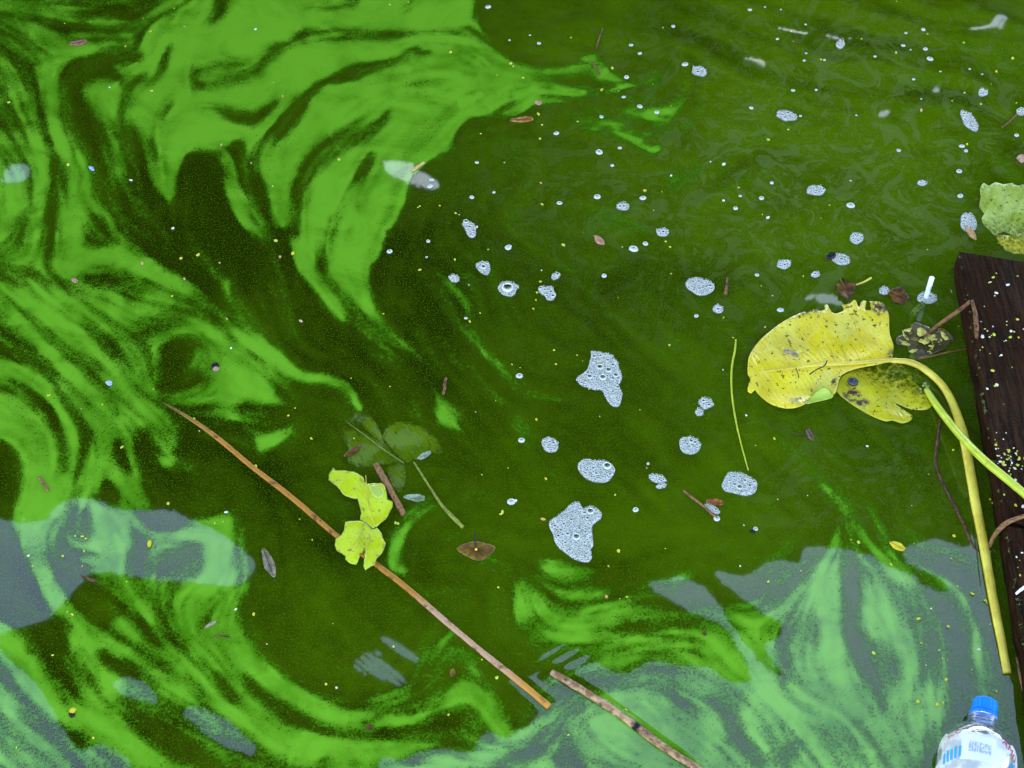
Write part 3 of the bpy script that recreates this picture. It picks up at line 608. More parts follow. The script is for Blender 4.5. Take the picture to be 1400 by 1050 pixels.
M = N("grassy_soil"); SOIL = M.done(M.pbr(M.mix(M.noise(6, 5), (.03, .05, .012), (.07, .06, .03)), .95))
bx = np.linspace(-60, 60, 61); by = np.array([5.4, 5.6, 6.0, 7, 9, 20, 60]); BX, BY = np.meshgrid(bx, by)
BZ = np.array([-.3, .1, .3, .38, .45, .6, 1.2])[:, None] + (fbm(BX, BY, 3, 5) - .5) * .2; BY = BY + (fbm(BX, BY * 0, 4, 9) - .5) * .6
bi = np.arange(BX.size).reshape(BX.shape); bq = np.stack([bi[:-1, :-1], bi[:-1, 1:], bi[1:, 1:], bi[1:, :-1]], -1).reshape(-1, 4)
grid_mesh("bank", BX, BY, BZ, bq, {}, SOIL)['kind'] = 'structure'
# ------------------------------------------------------------------ materials of the floating things
def simple(name, a, b, scale=120, rough=.6, bs=.4, bscale=300, detail=4, spots=None, sc=None, lo=.35, hi=.65, bd=.0006):
    M = N(name); vec = M.scaled(sc) if sc else None
    col = M.mix(M.mr(M.noise(scale, detail, .6, vec), lo, hi), a, b)
    if spots: col = M.mix(M.mr(M.noise(spots[0], 3, .6), spots[1], spots[1] + .05), col, spots[2])
    return M.done(M.pbr(col, rough, M.bump(M.noise(bscale, 3, .6, vec), bs, bd)))
REED = None
M = N("dry_reed"); u = M.attr('along'); n1 = M.noise(90, 4)
col = M.mix(M.mr(u, .0, .16), (.11, .10, .012), (.38, .15, .018)); col = M.mix(M.mr(M.math('ADD', u, M.math('MULTIPLY', n1, .08)), .70, .78), col, (.46, .24, .13)); col = M.mix(M.mr(M.math('ADD', u, M.math('MULTIPLY', n1, .08)), .92, .97), col, (.48, .2, .03))
col = M.mix(M.mr(n1, .52, .72), col, (.13, .05, .012)); REEDM = M.done(M.pbr(col, .55, M.bump(M.noise(160, 3), .5, .0005)))
STICKM = simple("weathered_stick_unused", (.48, .34, .26), (.15, .085, .07))
M = N("weathered_stick"); u = M.attr('along'); ln = M.noise(220, 4, .6, M.scaled((.5, .5, .5)))
col = M.mix(M.mr(ln, .38, .62), (.50, .29, .14), (.22, .10, .045)); col = M.mix(M.mr(M.noise(75, 4, .7), .56, .68), col, (.06, .035, .03)); col = M.mix(M.mr(M.math('ABSOLUTE', M.math('SUBTRACT', M.math('ADD', u, M.math('MULTIPLY', ln, .03)), .525)), .030, .008), col, (.010, .008, .008))
STICKM = M.done(M.pbr(col, .7, M.bump(ln, .8, .0008)))
TWIGM = simple("brown_twig", (.26, .11, .04), (.07, .03, .014), 200, .7)
REDTW = simple("reddish_root", (.13, .055, .02), (.05, .02, .012), 200, .6)
GREYTW = simple("grey_brown_twig", (.30, .14, .05), (.12, .055, .022), 260, .7)
BLACKB = simple("black_bit", (.012, .011, .01), (.03, .026, .02), 200, .35)
YSTALK = simple("yellow_stalk", (.72, .56, .06), (.50, .34, .02), 34, .28, .3, 400, spots=(330, .68, (.22, .11, .03)), lo=.3, hi=.7)
GSTEM = simple("green_stem", (.50, .53, .03), (.40, .43, .015), 60, .3, .25, 300, spots=(240, .66, (.20, .16, .10)))
YELBR = simple("yellow_leaf", (.80, .62, .02), (.62, .46, .02), 150, .4)
ORANGE = simple("orange_leaf", (.50, .24, .05), (.30, .10, .02), 260, .5)
PINK = simple("pinkish_leaf", (.50, .16, .14), (.32, .10, .07), 260, .5)
PEACH = simple("peach_leaf", (.62, .33, .20), (.45, .20, .12), 260, .5)
BROWNL = simple("brown_leaf", (.17, .062, .010), (.055, .02, .006), 120, .4, .6)
GREYP = simple("grey_pod", (.34, .26, .14), (.16, .12, .065), 200, .7, .8)
OCHRE = simple("ochre_veined_leaf", (.24, .13, .015), (.12, .06, .008), 90, .5, .6)
WHITEP = simple("white_plastic", (.86, .86, .86), (.8, .8, .8), 90, .35, .1)
FEATHER = simple("pale_feather", (.36, .38, .22), (.16, .19, .08), 200, .7, .5)
# lily pad: yellow skin, ribbed, with rot freckles
def lily(name, a, b, spot, wetness, bumps=.5, alpha=False, ribs=.22, pale=0.):
    M = N(name); px_, py_ = M.attr('photo_u'), M.attr('photo_v')
    rib = M.math('SINE', M.math('ADD', M.math('MULTIPLY', px_, .86), M.math('ADD', M.math('MULTIPLY', py_, -.60), M.math('MULTIPLY', M.noise(26, 4), 14))))
    col = M.mix(M.mr(M.noise(22, 4), .35, .65), a, b); col = M.mix(M.math('MULTIPLY', M.mr(rib, .2, 1.0), ribs), col, (.46, .42, .02))
    if pale: col = M.mix(M.math('MULTIPLY', M.mr(M.noise(15, 3, .5), .50, .535), pale), col, (.78, .70, .20))  # pale patches paint wet sheen into the skin colour
    col = M.mix(M.mr(M.noise(170, 2, .5), .645, .675), col, spot); col = M.mix(M.mr(M.noise(520, 1, .5), .70, .74), col, (.10, .05, .015))
    col = M.mix(M.math('MULTIPLY', M.mr(M.attr('rot'), .10, .60), M.mr(M.noise(150, 4, .7), .40, .55)), col, (.07, .035, .025))
    nb = M.bump(M.math('ADD', M.math('MULTIPLY', rib, .35), M.math('MULTIPLY', M.noise(300, 3), .8)), bumps, .0006)
    r = M.mr(M.noise(30, 2, .5), .50, .53, .42, wetness)
    kw = {}
    if alpha: kw['alpha'] = M.mr(M.math('ADD', M.attr('keep'), M.math('MULTIPLY', M.math('SUBTRACT', M.noise(160, 4, .65), .5), 1.0)), .25, .75)
    return M.done(M.pbr(col, r, nb, ior=1.4, **kw))
LILY = lily("lily_yellow", (.78, .575, .022), (.60, .43, .008), (.16, .10, .02), .16, pale=.20)
LILYW = lily("lily_drowned", (.58, .48, .02), (.44, .36, .012), (.10, .08, .01), .06, .2, True)
LILYG = simple("lily_green_margin", (.30, .38, .02), (.38, .44, .03), 60, .3, .2)
LIME = lily("torn_lime_leaf", (.50, .56, .008), (.40, .45, .006), (.34, .22, .02), .25, .25)
PALEG = lily("pale_green_pad", (.38, .44, .07), (.28, .34, .035), (.10, .14, .01), .2, .4, True)
SUNK = lily("sunken_leaf", (.100, .155, .004), (.060, .100, .002), (.05, .06, .004), .03, .0, True, ribs=.05)
ROT = lily("rotten_pad", (.10, .07, .02), (.06, .045, .012), (.55, .45, .08), .15, .3, True, ribs=0)
# froth
M = N("foam_froth"); vv = M.vor(470, 'DISTANCE_TO_EDGE'); v2 = M.vor(900, 'DISTANCE_TO_EDGE')
hole = M.math('MULTIPLY', M.mr(vv, .14, .24), M.mr(M.noise(260, 2), .36, .52))
col = M.mix(hole, (.68, .62, .49), (.05, .085, .012)); col = M.mix(M.math('MULTIPLY', M.mr(v2, .12, .3), .25), col, (.2, .27, .2))
FROTH = M.done(M.pbr(col, .35, M.bump(vv, .8, .002), alpha=M.mr(M.attr('edge'), .0, .6, .15, 1.0)))
M = N("foam_bubble_skin"); lw = M.n("LayerWeight"); lw.inputs[0].default_value = .35
tr = M.n("BsdfTransparent"); gl = M.n("BsdfGlossy"); gl.inputs['Roughness'].default_value = .06; df = M.n("BsdfDiffuse"); df.inputs[0].default_value = (.68, .63, .52, 1)
s1 = M.n("MixShader"); M.put(s1.inputs[0], M.math('ADD', M.math('MULTIPLY', lw.outputs['Facing'], .35), .10)); M.put(s1.inputs[1], tr.outputs[0]); M.put(s1.inputs[2], gl.outputs[0])
s2 = M.n("MixShader"); M.put(s2.inputs[0], M.mr(M.attr('rim'), .45, 1.0, .0, .8)); M.put(s2.inputs[1], s1.outputs[0]); M.put(s2.inputs[2], df.outputs[0]); BUB = M.done(s2.outputs[0])
M = N("water_in_bubble"); WIN = M.done(M.pbr((.035, .065, .004), .1))
# duckweed, specks
def speck(name, a, b, rough=.5):
    M = N(name); oi = M.n("ObjectInfo"); return M.done(M.pbr(M.mix(oi.outputs['Random'], a, b), rough))
DUCK = speck("duckweed", (.62, .46, .03), (.46, .52, .04)); DUCKP = speck("pale_speck", (.70, .60, .40), (.74, .70, .58)); DUCKO = speck("orange_speck", (.55, .28, .06), (.55, .38, .20))

# ------------------------------------------------------------------ plank jetty at the right
ZT = .034
M = N("wet_dark_wood"); gv = M.scaled((1, .09, 1)); gr = M.noise(210, 5, .65, gv); g2 = M.noise(14, 4, .6)
col = M.mix(M.mr(gr, .35, .68), (.0070, .0028, .0014), (.042, .015, .005)); col = M.mix(M.math('MULTIPLY', M.mr(g2, .45, .7), .55), col, (.024, .009, .0035))
col = M.mix(M.math('MULTIPLY', M.mr(M.noise(420, 2, .6), .60, .72), .8), col, (.045, .028, .016)); 
WOOD = M.done(M.pbr(col, M.mr(g2, .4, .6, .6, .85), spec=.04, normal=M.bump(M.math('ADD', gr, M.noise(500, 2)), .9, .0015)))
MOSS = simple("green_moss", (.06, .11, .02), (.14, .18, .05), 300, .9, .8)
c0, c1 = W(1311, 342, ZT), W(1480, 369, ZT); e0, e1 = W(1374.5, 712, ZT), W(1405, 905, ZT)
u_ = (c1 - c0) / np.linalg.norm(c1 - c0); v_ = (e0 - c0) / np.linalg.norm(e0 - c0); v2_ = (e1 - e0) / np.linalg.norm(e1 - e0)
jetty = thing("plank_jetty", "dark wet wooden plank jetty at the water's edge beside the yellow stalk", "jetty", tuple(W(1450, 600, 0)))
def plank(a, ua, va, L, wd, zt, th, seed):
    """board whose corner is a, running va for wd, ua for L; wavy sawn edges, slightly cupped."""
    nu, nv = 26, 34; us = np.r_[0, np.linspace(.0025, L - .0025, nu - 2), L]; vs = np.r_[0, np.linspace(.0025, wd - .0025, nv - 2), wd]
    U, Vv = np.meshgrid(us, vs); ed = (np.minimum(U, L - U) < .001) | (np.minimum(Vv, wd - Vv) < .001)
    wob = (fbm(U * 1000 + seed * 77, Vv * 1000, 40, 130 + seed) - .5)
    Z = zt + wob * .0022 - ed * .0022
    X = a[0] + ua[0] * U + va[0] * Vv; Y = a[1] + ua[1] * U + va[1] * Vv
    X = X + (fbm(Vv * 1000, U * 0 + 5., 22, 140 + seed) - .5) * .004 * (U < .01)
    top = np.stack([X, Y, Z], -1).reshape(-1, 3); n = len(top); ii = np.arange(n).reshape(U.shape); F = []
    for j in range(nv - 1):
        for i in range(nu - 1): F.append((ii[j, i], ii[j, i + 1], ii[j + 1, i + 1], ii[j + 1, i]))
    b = list(ii[0, :]) + list(ii[1:, -1]) + list(ii[-1, -2::-1]) + list(ii[-2:0:-1, 0]); bot = top[b].copy(); bot[:, 2] = zt - th
    V = np.vstack([top, bot]); m = len(b)
    for k in range(m): F.append((b[(k + 1) % m], b[k], n + k, n + (k + 1) % m))
    F.append(tuple(n + k for k in range(m))[::-1])
    V2, F2 = V, F
    nn = np.cross(V[F[0][1]] - V[F[0][0]], V[F[0][2]] - V[F[0][0]])[2]
    if nn < 0: F2 = [f[::-1] for f in F]
    return V2, F2
for k, (a, va, wd) in enumerate(((c0, v_, np.linalg.norm(e0 - c0) - .002), (e0 + v_ * .003, v2_, .34))):
    V, F = plank(a, u_, va, .5, wd, ZT - k * .002, .046, k); mesh_obj("plank", V, F, WOOD, jetty, smooth=False)
mv, mf, mb = [], [], 0                           # moss tufts along the sawn edge
for k in range(260):
    t = random.random(); y = 350 + t * 540
    x = np.interp(y, [342, 405, 500, 608, 712, 771, 905], [1312, 1322, 1337, 1355, 1374, 1383, 1404]) + random.gauss(0, 1.6)
    if vnoise(np.array([y]), np.array([0.]), 22, 150)[0] < .42: continue
    p = W(x, y, ZT - .001 - abs(random.gauss(0, .004))); r = random.uniform(.0006, .0018)
    for q in range(4):
        dv = np.array([random.gauss(0, 1), random.gauss(0, 1), random.gauss(.6, .6)]); dv /= np.linalg.norm(dv); s_ = np.cross(dv, [.3, .9, .1]); s_ /= np.linalg.norm(s_)
        mv += [p - s_ * r * .5, p + s_ * r * .5, p + dv * r * 2]; mf.append((mb, mb + 1, mb + 2)); mb += 3
mo = mesh_obj("moss", mv, mf, MOSS, jetty, smooth=False); mo['kind'] = 'stuff'

# ------------------------------------------------------------------ the big yellow lily pad
Q = lambda *p: crop(1000, 380, 4.118, p)
def photo_attrs(px, **kw): d = dict(photo_u=px[:, 0], photo_v=px[:, 1]); d.update(kw); return d
pad = thing("lily_pad", "big yellow lily pad with rotting freckles and a long bent stalk", "lily pad", tuple(W(1140, 500, 0)))
upper = Q((905,455),(912,410),(912,375),(893,320),(888,270),(886,205),(868,165),(850,140),(822,132),(790,130),(760,132),(745,126),(728,140),(722,165),(708,150),(703,132),(690,124),(672,140),(645,148),(622,150),(632,170),(628,185),(605,196),(585,200),(566,192),(548,165),(538,148),(520,155),
          (450,180),(380,200),(300,240),(230,290),(160,350),(115,410),(97,450),(92,490),(92,540),(108,568),(96,600),(92,635),(112,648),(132,630),(150,650),(200,695),(270,727),(350,732),(420,706),(440,672),(480,636),(520,612),(552,632),(570,655),(590,640),(600,600),(620,545),(700,510),(800,490),(900,468))
def zup(x, y):
    a = min(max((x - 1022) / 200, 0), 1); edge = math.exp(-((x - 1100) / 40) ** 2 - ((y - 556) / 14) ** 2) * .010 + math.exp(-((x - 1025) / 9) ** 2) * .004
    return .0035 + .006 * math.exp(-((y - 502) / 22) ** 2) * (1 - a * .3) + edge + .0035 * math.sin(x * .07 + y * .05) * .5 + (.004 if y < 425 else 0) * math.sin(x * .2)
V, F, px = sheet(upper, zup, .0010, 3.2, 2)
rot = np.clip(np.exp(-(((px[:, 0] - 1205) / 14) ** 2 + ((px[:, 1] - 418) / 10) ** 2)) * 1.1 + .55 * np.exp(-((px[:, 1] - (436 - (px[:, 0] - 1060) * .25)) / 7) ** 2) * (px[:, 0] < 1130) + .6 * np.exp(-(((px[:, 0] - 1220) / 8) ** 2 + ((px[:, 1] - 485) / 10) ** 2)) + .5 * np.exp(-(((px[:, 0] - 1090) / 14) ** 2 + ((px[:, 1] - 547) / 5) ** 2)) + .7 * np.exp(-(((px[:, 0] - 1140) / 5) ** 2 + ((px[:, 1] - 522) / 8) ** 2)), 0, 1)
mesh_obj("blade", V, F, LILY, pad, attrs=photo_attrs(px, rot=rot))
lower = Q((595,640),(600,600),(618,548),(700,512),(800,492),(905,470),(960,492),(1000,525),(1040,590),(1080,640),(1128,680),(1136,710),(1110,735),(1075,742),(1010,738),(955,716),(915,700),(950,728),(990,755),(1018,775),(1012,798),(985,812),(955,816),(905,800),(870,806),(800,780),(720,736),(650,690))
def zlo(x, y): return .0022 + .004 * max(0, min(1, (y - 560) / 14)) * (x < 1250) - .0006 * max(0, (x - 1215) / 60) + .0012 * math.sin(x * .12 - y * .1)
V, F, px = sheet(lower, zlo, .0009, 3.4, 2)
d = np.minimum(np.hypot((px[:, 0] - 1262) / 26, (px[:, 1] - 545) / 40), 1)
rot = np.clip(np.exp(-(((px[:, 0] - 1165) / 12) ** 2 + ((px[:, 1] - 541) / 8) ** 2)) + .8 * np.exp(-(((px[:, 0] - 1180) / 10) ** 2 + ((px[:, 1] - 552) / 6) ** 2)), 0, 1)
keep = .35 + .65 * np.clip((px[:, 1] - 520 + (1235 - px[:, 0]) * .35) / 40, 0, 1); keep = np.minimum(keep, .55 + d * .6)
mesh_obj("drowned_lobe", V, F, LILYW, pad, attrs=photo_attrs(px, rot=rot, keep=keep))
fold = Q((420,708),(440,672),(480,636),(520,610),(550,630),(574,657),(562,676),(500,692),(455,702))
V, F, px = sheet(fold, lambda x, y: .0035 + .010 * math.exp(-((y - 528 + (x - 1125) * .1) / 9) ** 2), .0009, 3, 2); o = mesh_obj("folded_margin", V, F, LILYG, pad); o['label'] = "green underside of the leaf margin, folded up"
V, F = tube(pathpx([(1226,492,.008),(1200,494,.010),(1160,497,.012),(1120,499,.012),(1085,503,.010),(1050,507,.008),(1030,511,.006)]), np.linspace(.0030, .0008, 25), 8, .7); mesh_obj("midrib", V, F, YSTALK, pad)
pts = [(1218,493,.008),(1238,494,.009),(1256,500,.008),(1276,514,.007),(1292,532,.006),(1305,558,.005),(1316,590,.004),(1323,625,.004),(1330,665,.004),(1336,700,.004),(1344,740,.004),(1351,780,.004),(1359,825,.004),(1368,870,.0035),(1377,920,.002)]
q = catmull(pts, 4); V, F = tube([WV(*p) for p in q], np.interp(np.linspace(0, 1, len(q)), [0, .1, .3, .5, .8, 1], [.0028, .0042, .0049, .0058, .0053, .0046]), 14, .85, .09); mesh_obj("stalk", V, F, YSTALK, pad)
for a in range(9):                               # side veins fanning from the midrib
    t = a / 8; x0 = 1080 + t * 130; y0 = 503 - t * 9; x1 = x0 - 42 - 10 * t; y1 = y0 - 50 - 18 * t
    pp = [(x0, y0, zup(x0, y0) + .0003), (x0 - 12, y0 - 24, zup(x0 - 12, y0 - 24) + .0002), (x1 + 6, y1 + 8, zup(x1 + 6, y1 + 8) + .0002)]
    V, F = tube([WV(*p) for p in catmull(pp, 5)], np.linspace(.0008, .0003, 11), 5); mesh_obj("vein", V, F, YSTALK, pad)
# things lying on the pad
V, F = tube(pathpx([(1131,493,.016),(1127,500,.0165),(1119,504,.017),(1112,508,.016),(1107,512,.015)]), .0008, 6, wob=.4); solo("twig", V, F, BLACKB, "thin black bent twig lying across the midrib of the lily pad", "twig", tuple(W(1119,502,.015)))
V, F = tube(pathpx([(1088,503,.014),(1091,511,.014),(1092,517,.012)]), .0007, 6, wob=.4); solo("twig", V, F, TWIGM, "short dark twig near the tip of the yellow lily pad", "twig", tuple(W(1090,510,.012)))
V, F = tube(pathpx([(1071,479,.012),(1076,480,.013),(1084,483,.013),(1092,487,.012)]), [.0010, .0026, .003, .003, .003, .003, .0032, .003, .003, .003, .0028, .002, .0008], 8, .8, .2); solo("seed_husk", V, F, GREYP, "grey brown oblong seed husk lying on the yellow lily pad", "seed", tuple(W(1081,482,.01)))
def ball(r, sx=1, sy=1, sz=1, nu=14, nv=9, wob=0, seed=0):
    rnd = random.Random(seed); V = [(0, 0, r * sz)]; F = []
    for i in range(1, nv):
        th = math.pi * i / nv
        for k in range(nu): a = 2 * math.pi * k / nu; q_ = 1 + wob * (rnd.random() - .5); V.append((r * sx * math.sin(th) * math.cos(a) * q_, r * sy * math.sin(th) * math.sin(a) * q_, r * sz * math.cos(th) * q_))
    V.append((0, 0, -r * sz)); m = len(V) - 1
    for k in range(nu):
        F.append((0, 1 + k, 1 + (k + 1) % nu)); F.append((m, m - nu + (k + 1) % nu, m - nu + k))
    for i in range(nv - 2):
        for k in range(nu): a = 1 + i * nu; F.append((a + k, a + nu + k, a + nu + (k + 1) % nu, a + (k + 1) % nu))
    return np.array(V), F
M = N("snail_shell"); SNAIL = M.done(M.pbr(M.mix(M.noise(160, 3), (.010, .011, .014), (.05, .055, .065)), .18))
sn = thing("pond_snail", "round black pond snail on the drowned lobe of the lily pad", "snail", tuple(W(1166, 524, .002)))
sp_pts = []; rad = []
for k in range(46):                              # shell coils up as a tightening tube
    t = k / 45; a = t * 2 * math.pi * 2.2 + 2.2; rr = .0034 * (1 - t) ** .8; sp_pts.append((math.cos(a) * rr, math.sin(a) * rr, .0028 + t * .0035)); rad.append(.0034 * (1 - t) ** .7 + .0005)
V, F = tube(sp_pts, rad, 10); mesh_obj("shell", V + np.array(sn['_o']), F, SNAIL, sn)
V, F = ball(.003, 1.3, .8, .5); mesh_obj("foot", V + np.array(sn['_o']) + [.0015, -.0025, .0012], F, BLACKB, sn)

# green stem leaning from the water over the jetty
gs = thing("green_stem", "broken green lily stem leaning from the water over the plank edge", "stem", tuple(W(1310, 590, 0)))
pts = [(1263,527,-.001),(1275,546,.005),(1290,567,.011),(1310,592,.021),(1330,614,.032),(1350,633,.0405),(1368,648,.042),(1385,662,.042),(1410,683,.042),(1445,712,.043),(1500,752,.043),(1560,790,.043)]
q = catmull(pts, 4); V, F = tube([WV(*p) for p in q], np.interp(np.linspace(0, 1, len(q)), [0, .1, .4, 1], [.0034, .0044, .0048, .0046]), 12, .95, .03); mesh_obj("stalk", V, F, GSTEM, gs)
for k in range(9):
    x, y = 1262 + random.uniform(-6, 8), 527 + random.uniform(-6, 7); V, F = ball(random.uniform(.0008, .0019), wob=.5, seed=k); mesh_obj("frayed_bit", V + W(x, y, .003), F, FEATHER if k % 3 else BLACKB, gs)
kp = lambda px, f: np.clip(f, 0, 1.2)
V, F, px = sheet([(1236,458),(1240,444),(1243,430),(1251,419),(1263,410),(1277,404),(1292,399),(1306,392),(1307,397),(1294,405),(1280,411),(1267,417),(1256,426),(1250,437),(1247,450),(1243,462)], lambda x, y: .0014, .0004, 3, 2)
o = mesh_obj("drowned_stem", V - W(1250, 430, 0), F, SUNK, smooth=False, attrs=photo_attrs(px, rot=px[:, 0] * 0, keep=np.clip(.62 - np.abs(px[:, 0] - 1250) / 120, .2, 1))); o.location = tuple(W(1250, 430, 0)); tag(o, "yellowish green stem sunk under the surface below the white stick", "stem")
V, F, px = sheet([(1252,522),(1247,505),(1243,486),(1240,470),(1245,468),(1250,484),(1256,503),(1262,524)], lambda x, y: .0013, .0004, 3, 2)
o = mesh_obj("drowned_stem", V - W(1250, 495, 0), F, SUNK, smooth=False, attrs=photo_attrs(px, rot=px[:, 0] * 0, keep=px[:, 0] * 0 + .6)); o.location = tuple(W(1250, 495, 0)); tag(o, "short green stem piece under water between lily pad and rotten clump", "stem")
# rotten clump
Q2 = lambda *p: crop(1000, 380, 4.118, p)
rt = thing("rotten_leaf", "mottled brown and yellow rotten leaf beside the plank edge", "leaf", tuple(W(1265, 465, 0)))
V, F, px = sheet(Q2((925,350),(940,325),(965,318),(970,290),(1000,300),(1015,262),(1045,248),(1075,262),(1105,270),(1130,290),(1165,300),(1200,290),(1235,315),(1255,345),(1230,365),(1205,400),(1165,415),(1130,430),(1090,440),(1060,465),(1030,440),(1010,400),(965,380),(930,372)), lambda x, y: .002 + .004 * (float(fbm(np.array([x]), np.array([y]), 9, 171)[0]) - .4), .0008, 2.6, 2)
mesh_obj("blade", V, F, ROT, rt, attrs=photo_attrs(px, rot=px[:, 0] * 0, keep=px[:, 0] * 0 + .78))
YFL = simple("yellow_rot_patch", (.66, .56, .10), (.45, .35, .06), 300, .5, .5)
for k, pl in enumerate((((1045,285),(1065,278),(1090,290),(1105,310),(1130,325),(1145,345),(1130,355),(1110,335),(1085,322),(1060,330),(1045,318)), ((1175,300),(1195,305),(1215,325),(1225,345),(1205,350),(1185,330)), ((962,290),(972,310),(995,335),(1000,350),(985,345),(968,325)), ((940,345),(975,360),(1010,372),(1000,382),(960,372)))):
    V, F, px = sheet(Q2(*pl), lambda x, y: .0050 + .0012 * math.sin(x * .8), .0006, 2, 1); mesh_obj("yellow_patch", V, F, YFL, rt)
for k in range(12):
    x0, y0 = 1000 + random.uniform(960, 1210) / 4.118, 380 + random.uniform(285, 430) / 4.118; rr = random.uniform(3, 6.5)
    V, F, px = sheet([(x0 + rr * random.uniform(.5, 1.5) * math.cos(t_ * .9), y0 + rr * random.uniform(.25, .8) * math.sin(t_ * .9)) for t_ in range(7)], lambda x, y: .0052 + .001 * math.sin(x), .0006, None, 1); mesh_obj("yellow_patch", V, F, YFL if k % 3 else OCHRE, rt)
V, F = tube(pathpx([(1255,490,.001),(1275,487,.0025),(1295,482,.002),(1323,477,.0005)]), np.linspace(.0022, .001, 13), 6); mesh_obj("stalk", V, F, OCHRE, rt)

# ------------------------------------------------------------------ sticks and twigs
def rod(name, pts, rad, mat, label, cat="twig", sides=8, flat=1, wob=.15, n=4, seed=1, group=None):
    q = catmull(pts, n); r = np.interp(np.linspace(0, 1, len(q)), np.linspace(0, 1, len(rad)), rad) if hasattr(rad, '__len__') else rad
    V, F = tube([WV(*p) for p in q], r, sides, flat, wob, seed); m = pts[len(pts) // 2]
    return solo(name, V, F, mat, label, cat, tuple(W(m[0], m[1], 0)), group, attrs=dict(along=np.repeat(np.linspace(0, 1, len(q)), sides)))
rod("reed_stalk", [(212,545,-.0024),(262,574,-.0006),(300,601,0),(345,638.5,.0006),(400,681,.001),(455,728,.001),(485,750,.0005),(520,776,.0006),(560,807,.001),(610,850.5,.001),(660,892,.001),(705,928,.0014),(751,966,.0018)], [.0022,.0027,.0030,.0032,.0031,.0031,.0032,.0033,.0032,.0035,.0037], REEDM, "long orange brown reed floating diagonally under the torn yellow leaves", "reed", 10, .9, .17)
rod("stick", [(754,919,.003),(790,940,.003),(830,965,.003),(868,992,.003),(905,1020,.003),(950,1049,.003),(1000,1085,.003)], [.0033,.0039,.0040,.0038,.0044,.0038,.0040,.0040], STICKM, "pale weathered stick with a black node at the bottom edge", "stick", 12, 1, .16)
rod("twig", [(514,635,.004),(525,655,.003),(538,678,.0025),(552,703,.002)], [.0036,.0038,.0034,.0034], GREYTW, "straight grey brown twig lying against the sunken heart-shaped leaf", "twig", 9)
rod("twig", [(1262,462,.004),(1283,444,.014),(1305,429,.025),(1327,412,.038)], [.0018,.0024,.0028,.0024], TWIGM, "brown twig rising from the rotten leaf onto the plank")
rod("twig", [(1329,411,.039),(1333,428,.037),(1335,446,.0365),(1335,462,.036)], [.0020,.0030,.0030,.0018], REEDM if False else TWIGM, "short brown twig lying on the plank by the mossy edge")
rod("twig", [(1353,748,.003),(1358,735,.018),(1366,724,.034),(1376,715,.039),(1390,709,.038),(1412,702,.038)], [.0022,.0026,.0030,.0028,.0022], GREYTW, "bent grey twig lying over the gap between the two planks")
rod("root", [(1287,562,-.0005),(1284,585,.0012),(1281,608,.0012),(1279,630,.0013),(1285,652,.0012),(1297,676,.001),(1308,697,.0008),(1318,718,.0004),(1330,745,0),(1342,760,-.0012)], [.0014,.0019,.0017,.0016,.0020,.0017,.0013], REDTW, "thin reddish root curving down through the water beside the yellow stalk", "root", 7)
rod("grass_blade", [(1006,464,.0012),(1005,478,.0012),(1001,500,.0012),(1000,525,.0012),(1002,550,.0012),(1007,580,.0012),(1014,610,.0012),(1023,643,.0012)], [.0008,.0014,.0014,.0012,.0011,.0009,.0006], GSTEM, "thin yellow green blade curving beside the lily pad tip", "grass blade", 6, .6)
rod("twig", [(934,671,.0015),(947,681,.0015),(962,692,.0015),(974,703,.0015),(982,709,.0015)], [.0012,.0017,.0013,.0017,.0014], GREYTW, "slim purplish twig touching the small foam patch with a brown leaf")
rod("twig", [(994,380,.0015),(994,388,.002),(993,395,.002),(992,402,.0015)], [.0013,.0014,.002,.0022], TWIGM, "short dark stub of twig above the lily pad tip")
rod("twig", [(610,517,.002),(608,524,.003),(608,532,.003),(606,539,.002)], [.0016,.0019,.0019,.0015], TWIGM, "short two-tone twig near the small green algae patch")
rod("twig", [(563,234,.0015),(571,228,.002),(580,222,.002)], [.0018,.0022,.0016], simple("tan_twig", (.62,.38,.16),(.45,.24,.08),200,.6), "short tan twig on the algae edge beside the mirrored sky sliver")
rod("twig", [(53,651,.0018),(58,659,.0018),(66,671,.0018)], [.0016,.0018,.0016], GREYTW, "short brown twig lying on bright algae above the left sky reflection")
rod("twig", [(824,38,.0012),(820,50,.0012),(815,66,.0012)], [.0008,.0012,.0010], TWIGM, "upper of two thin dark twigs on the algae tail", group=None)
rod("twig", [(809,84,.0012),(815,93,.0012),(821,104,.0012)], [.0012,.0012,.0008], TWIGM, "lower of two thin dark twigs on the algae tail")
rod("stem", [(1168,390,.001),(1180,386,.0015),(1191,380,.0015)], [.0009,.0012,.0014], YSTALK, "small yellow leaf stalk beside the brown sunken leaf", "stalk")
rod("twig", [(111,786,.0015),(120,791,.002),(128,794,.002),(134,795,.0015)], [.0008,.0016,.0020,.0016], REDTW, "reddish twig at the lower rim of the left sky reflection")
rod("twig", [(280,858,.002),(287,854,.002),(295,850,.002)], [.0014,.0020,.0016], GREYP, "pale twig fragment in a small dark hole in the algae")
rod("twig", [(292,870,.0012),(303,869,.0012),(314,871,.0012)], .0008, REDTW, "hair-thin brown twig on the algae below the pale fragment")
rod("twig", [(1370,174,.0015),(1378,168,.0015),(1390,156,.0015)], [.0012,.0012,.001], TWIGM, "small forked dark twig floating at the upper right edge")
rod("twig", [(1389,812,.037),(1396,806,.038),(1410,796,.038)], [.0013,.0016,.0013], WHITEP, "thin white twig lying on the lower plank")
rod("twig", [(1390,899,.002),(1394,920,.002),(1399,945,.002)], [.0013,.0018,.0014], GREYTW, "thin brown twig floating along the lower plank above the bottle")
rod("white_stick", [(1266,409,-.004),(1268,400,.012),(1271,390,.026),(1274,380,.040)], [.0032,.0032,.0032,.0032], WHITEP, "short white plastic stick standing out of a foam collar", "stick", 14, 1, 0)
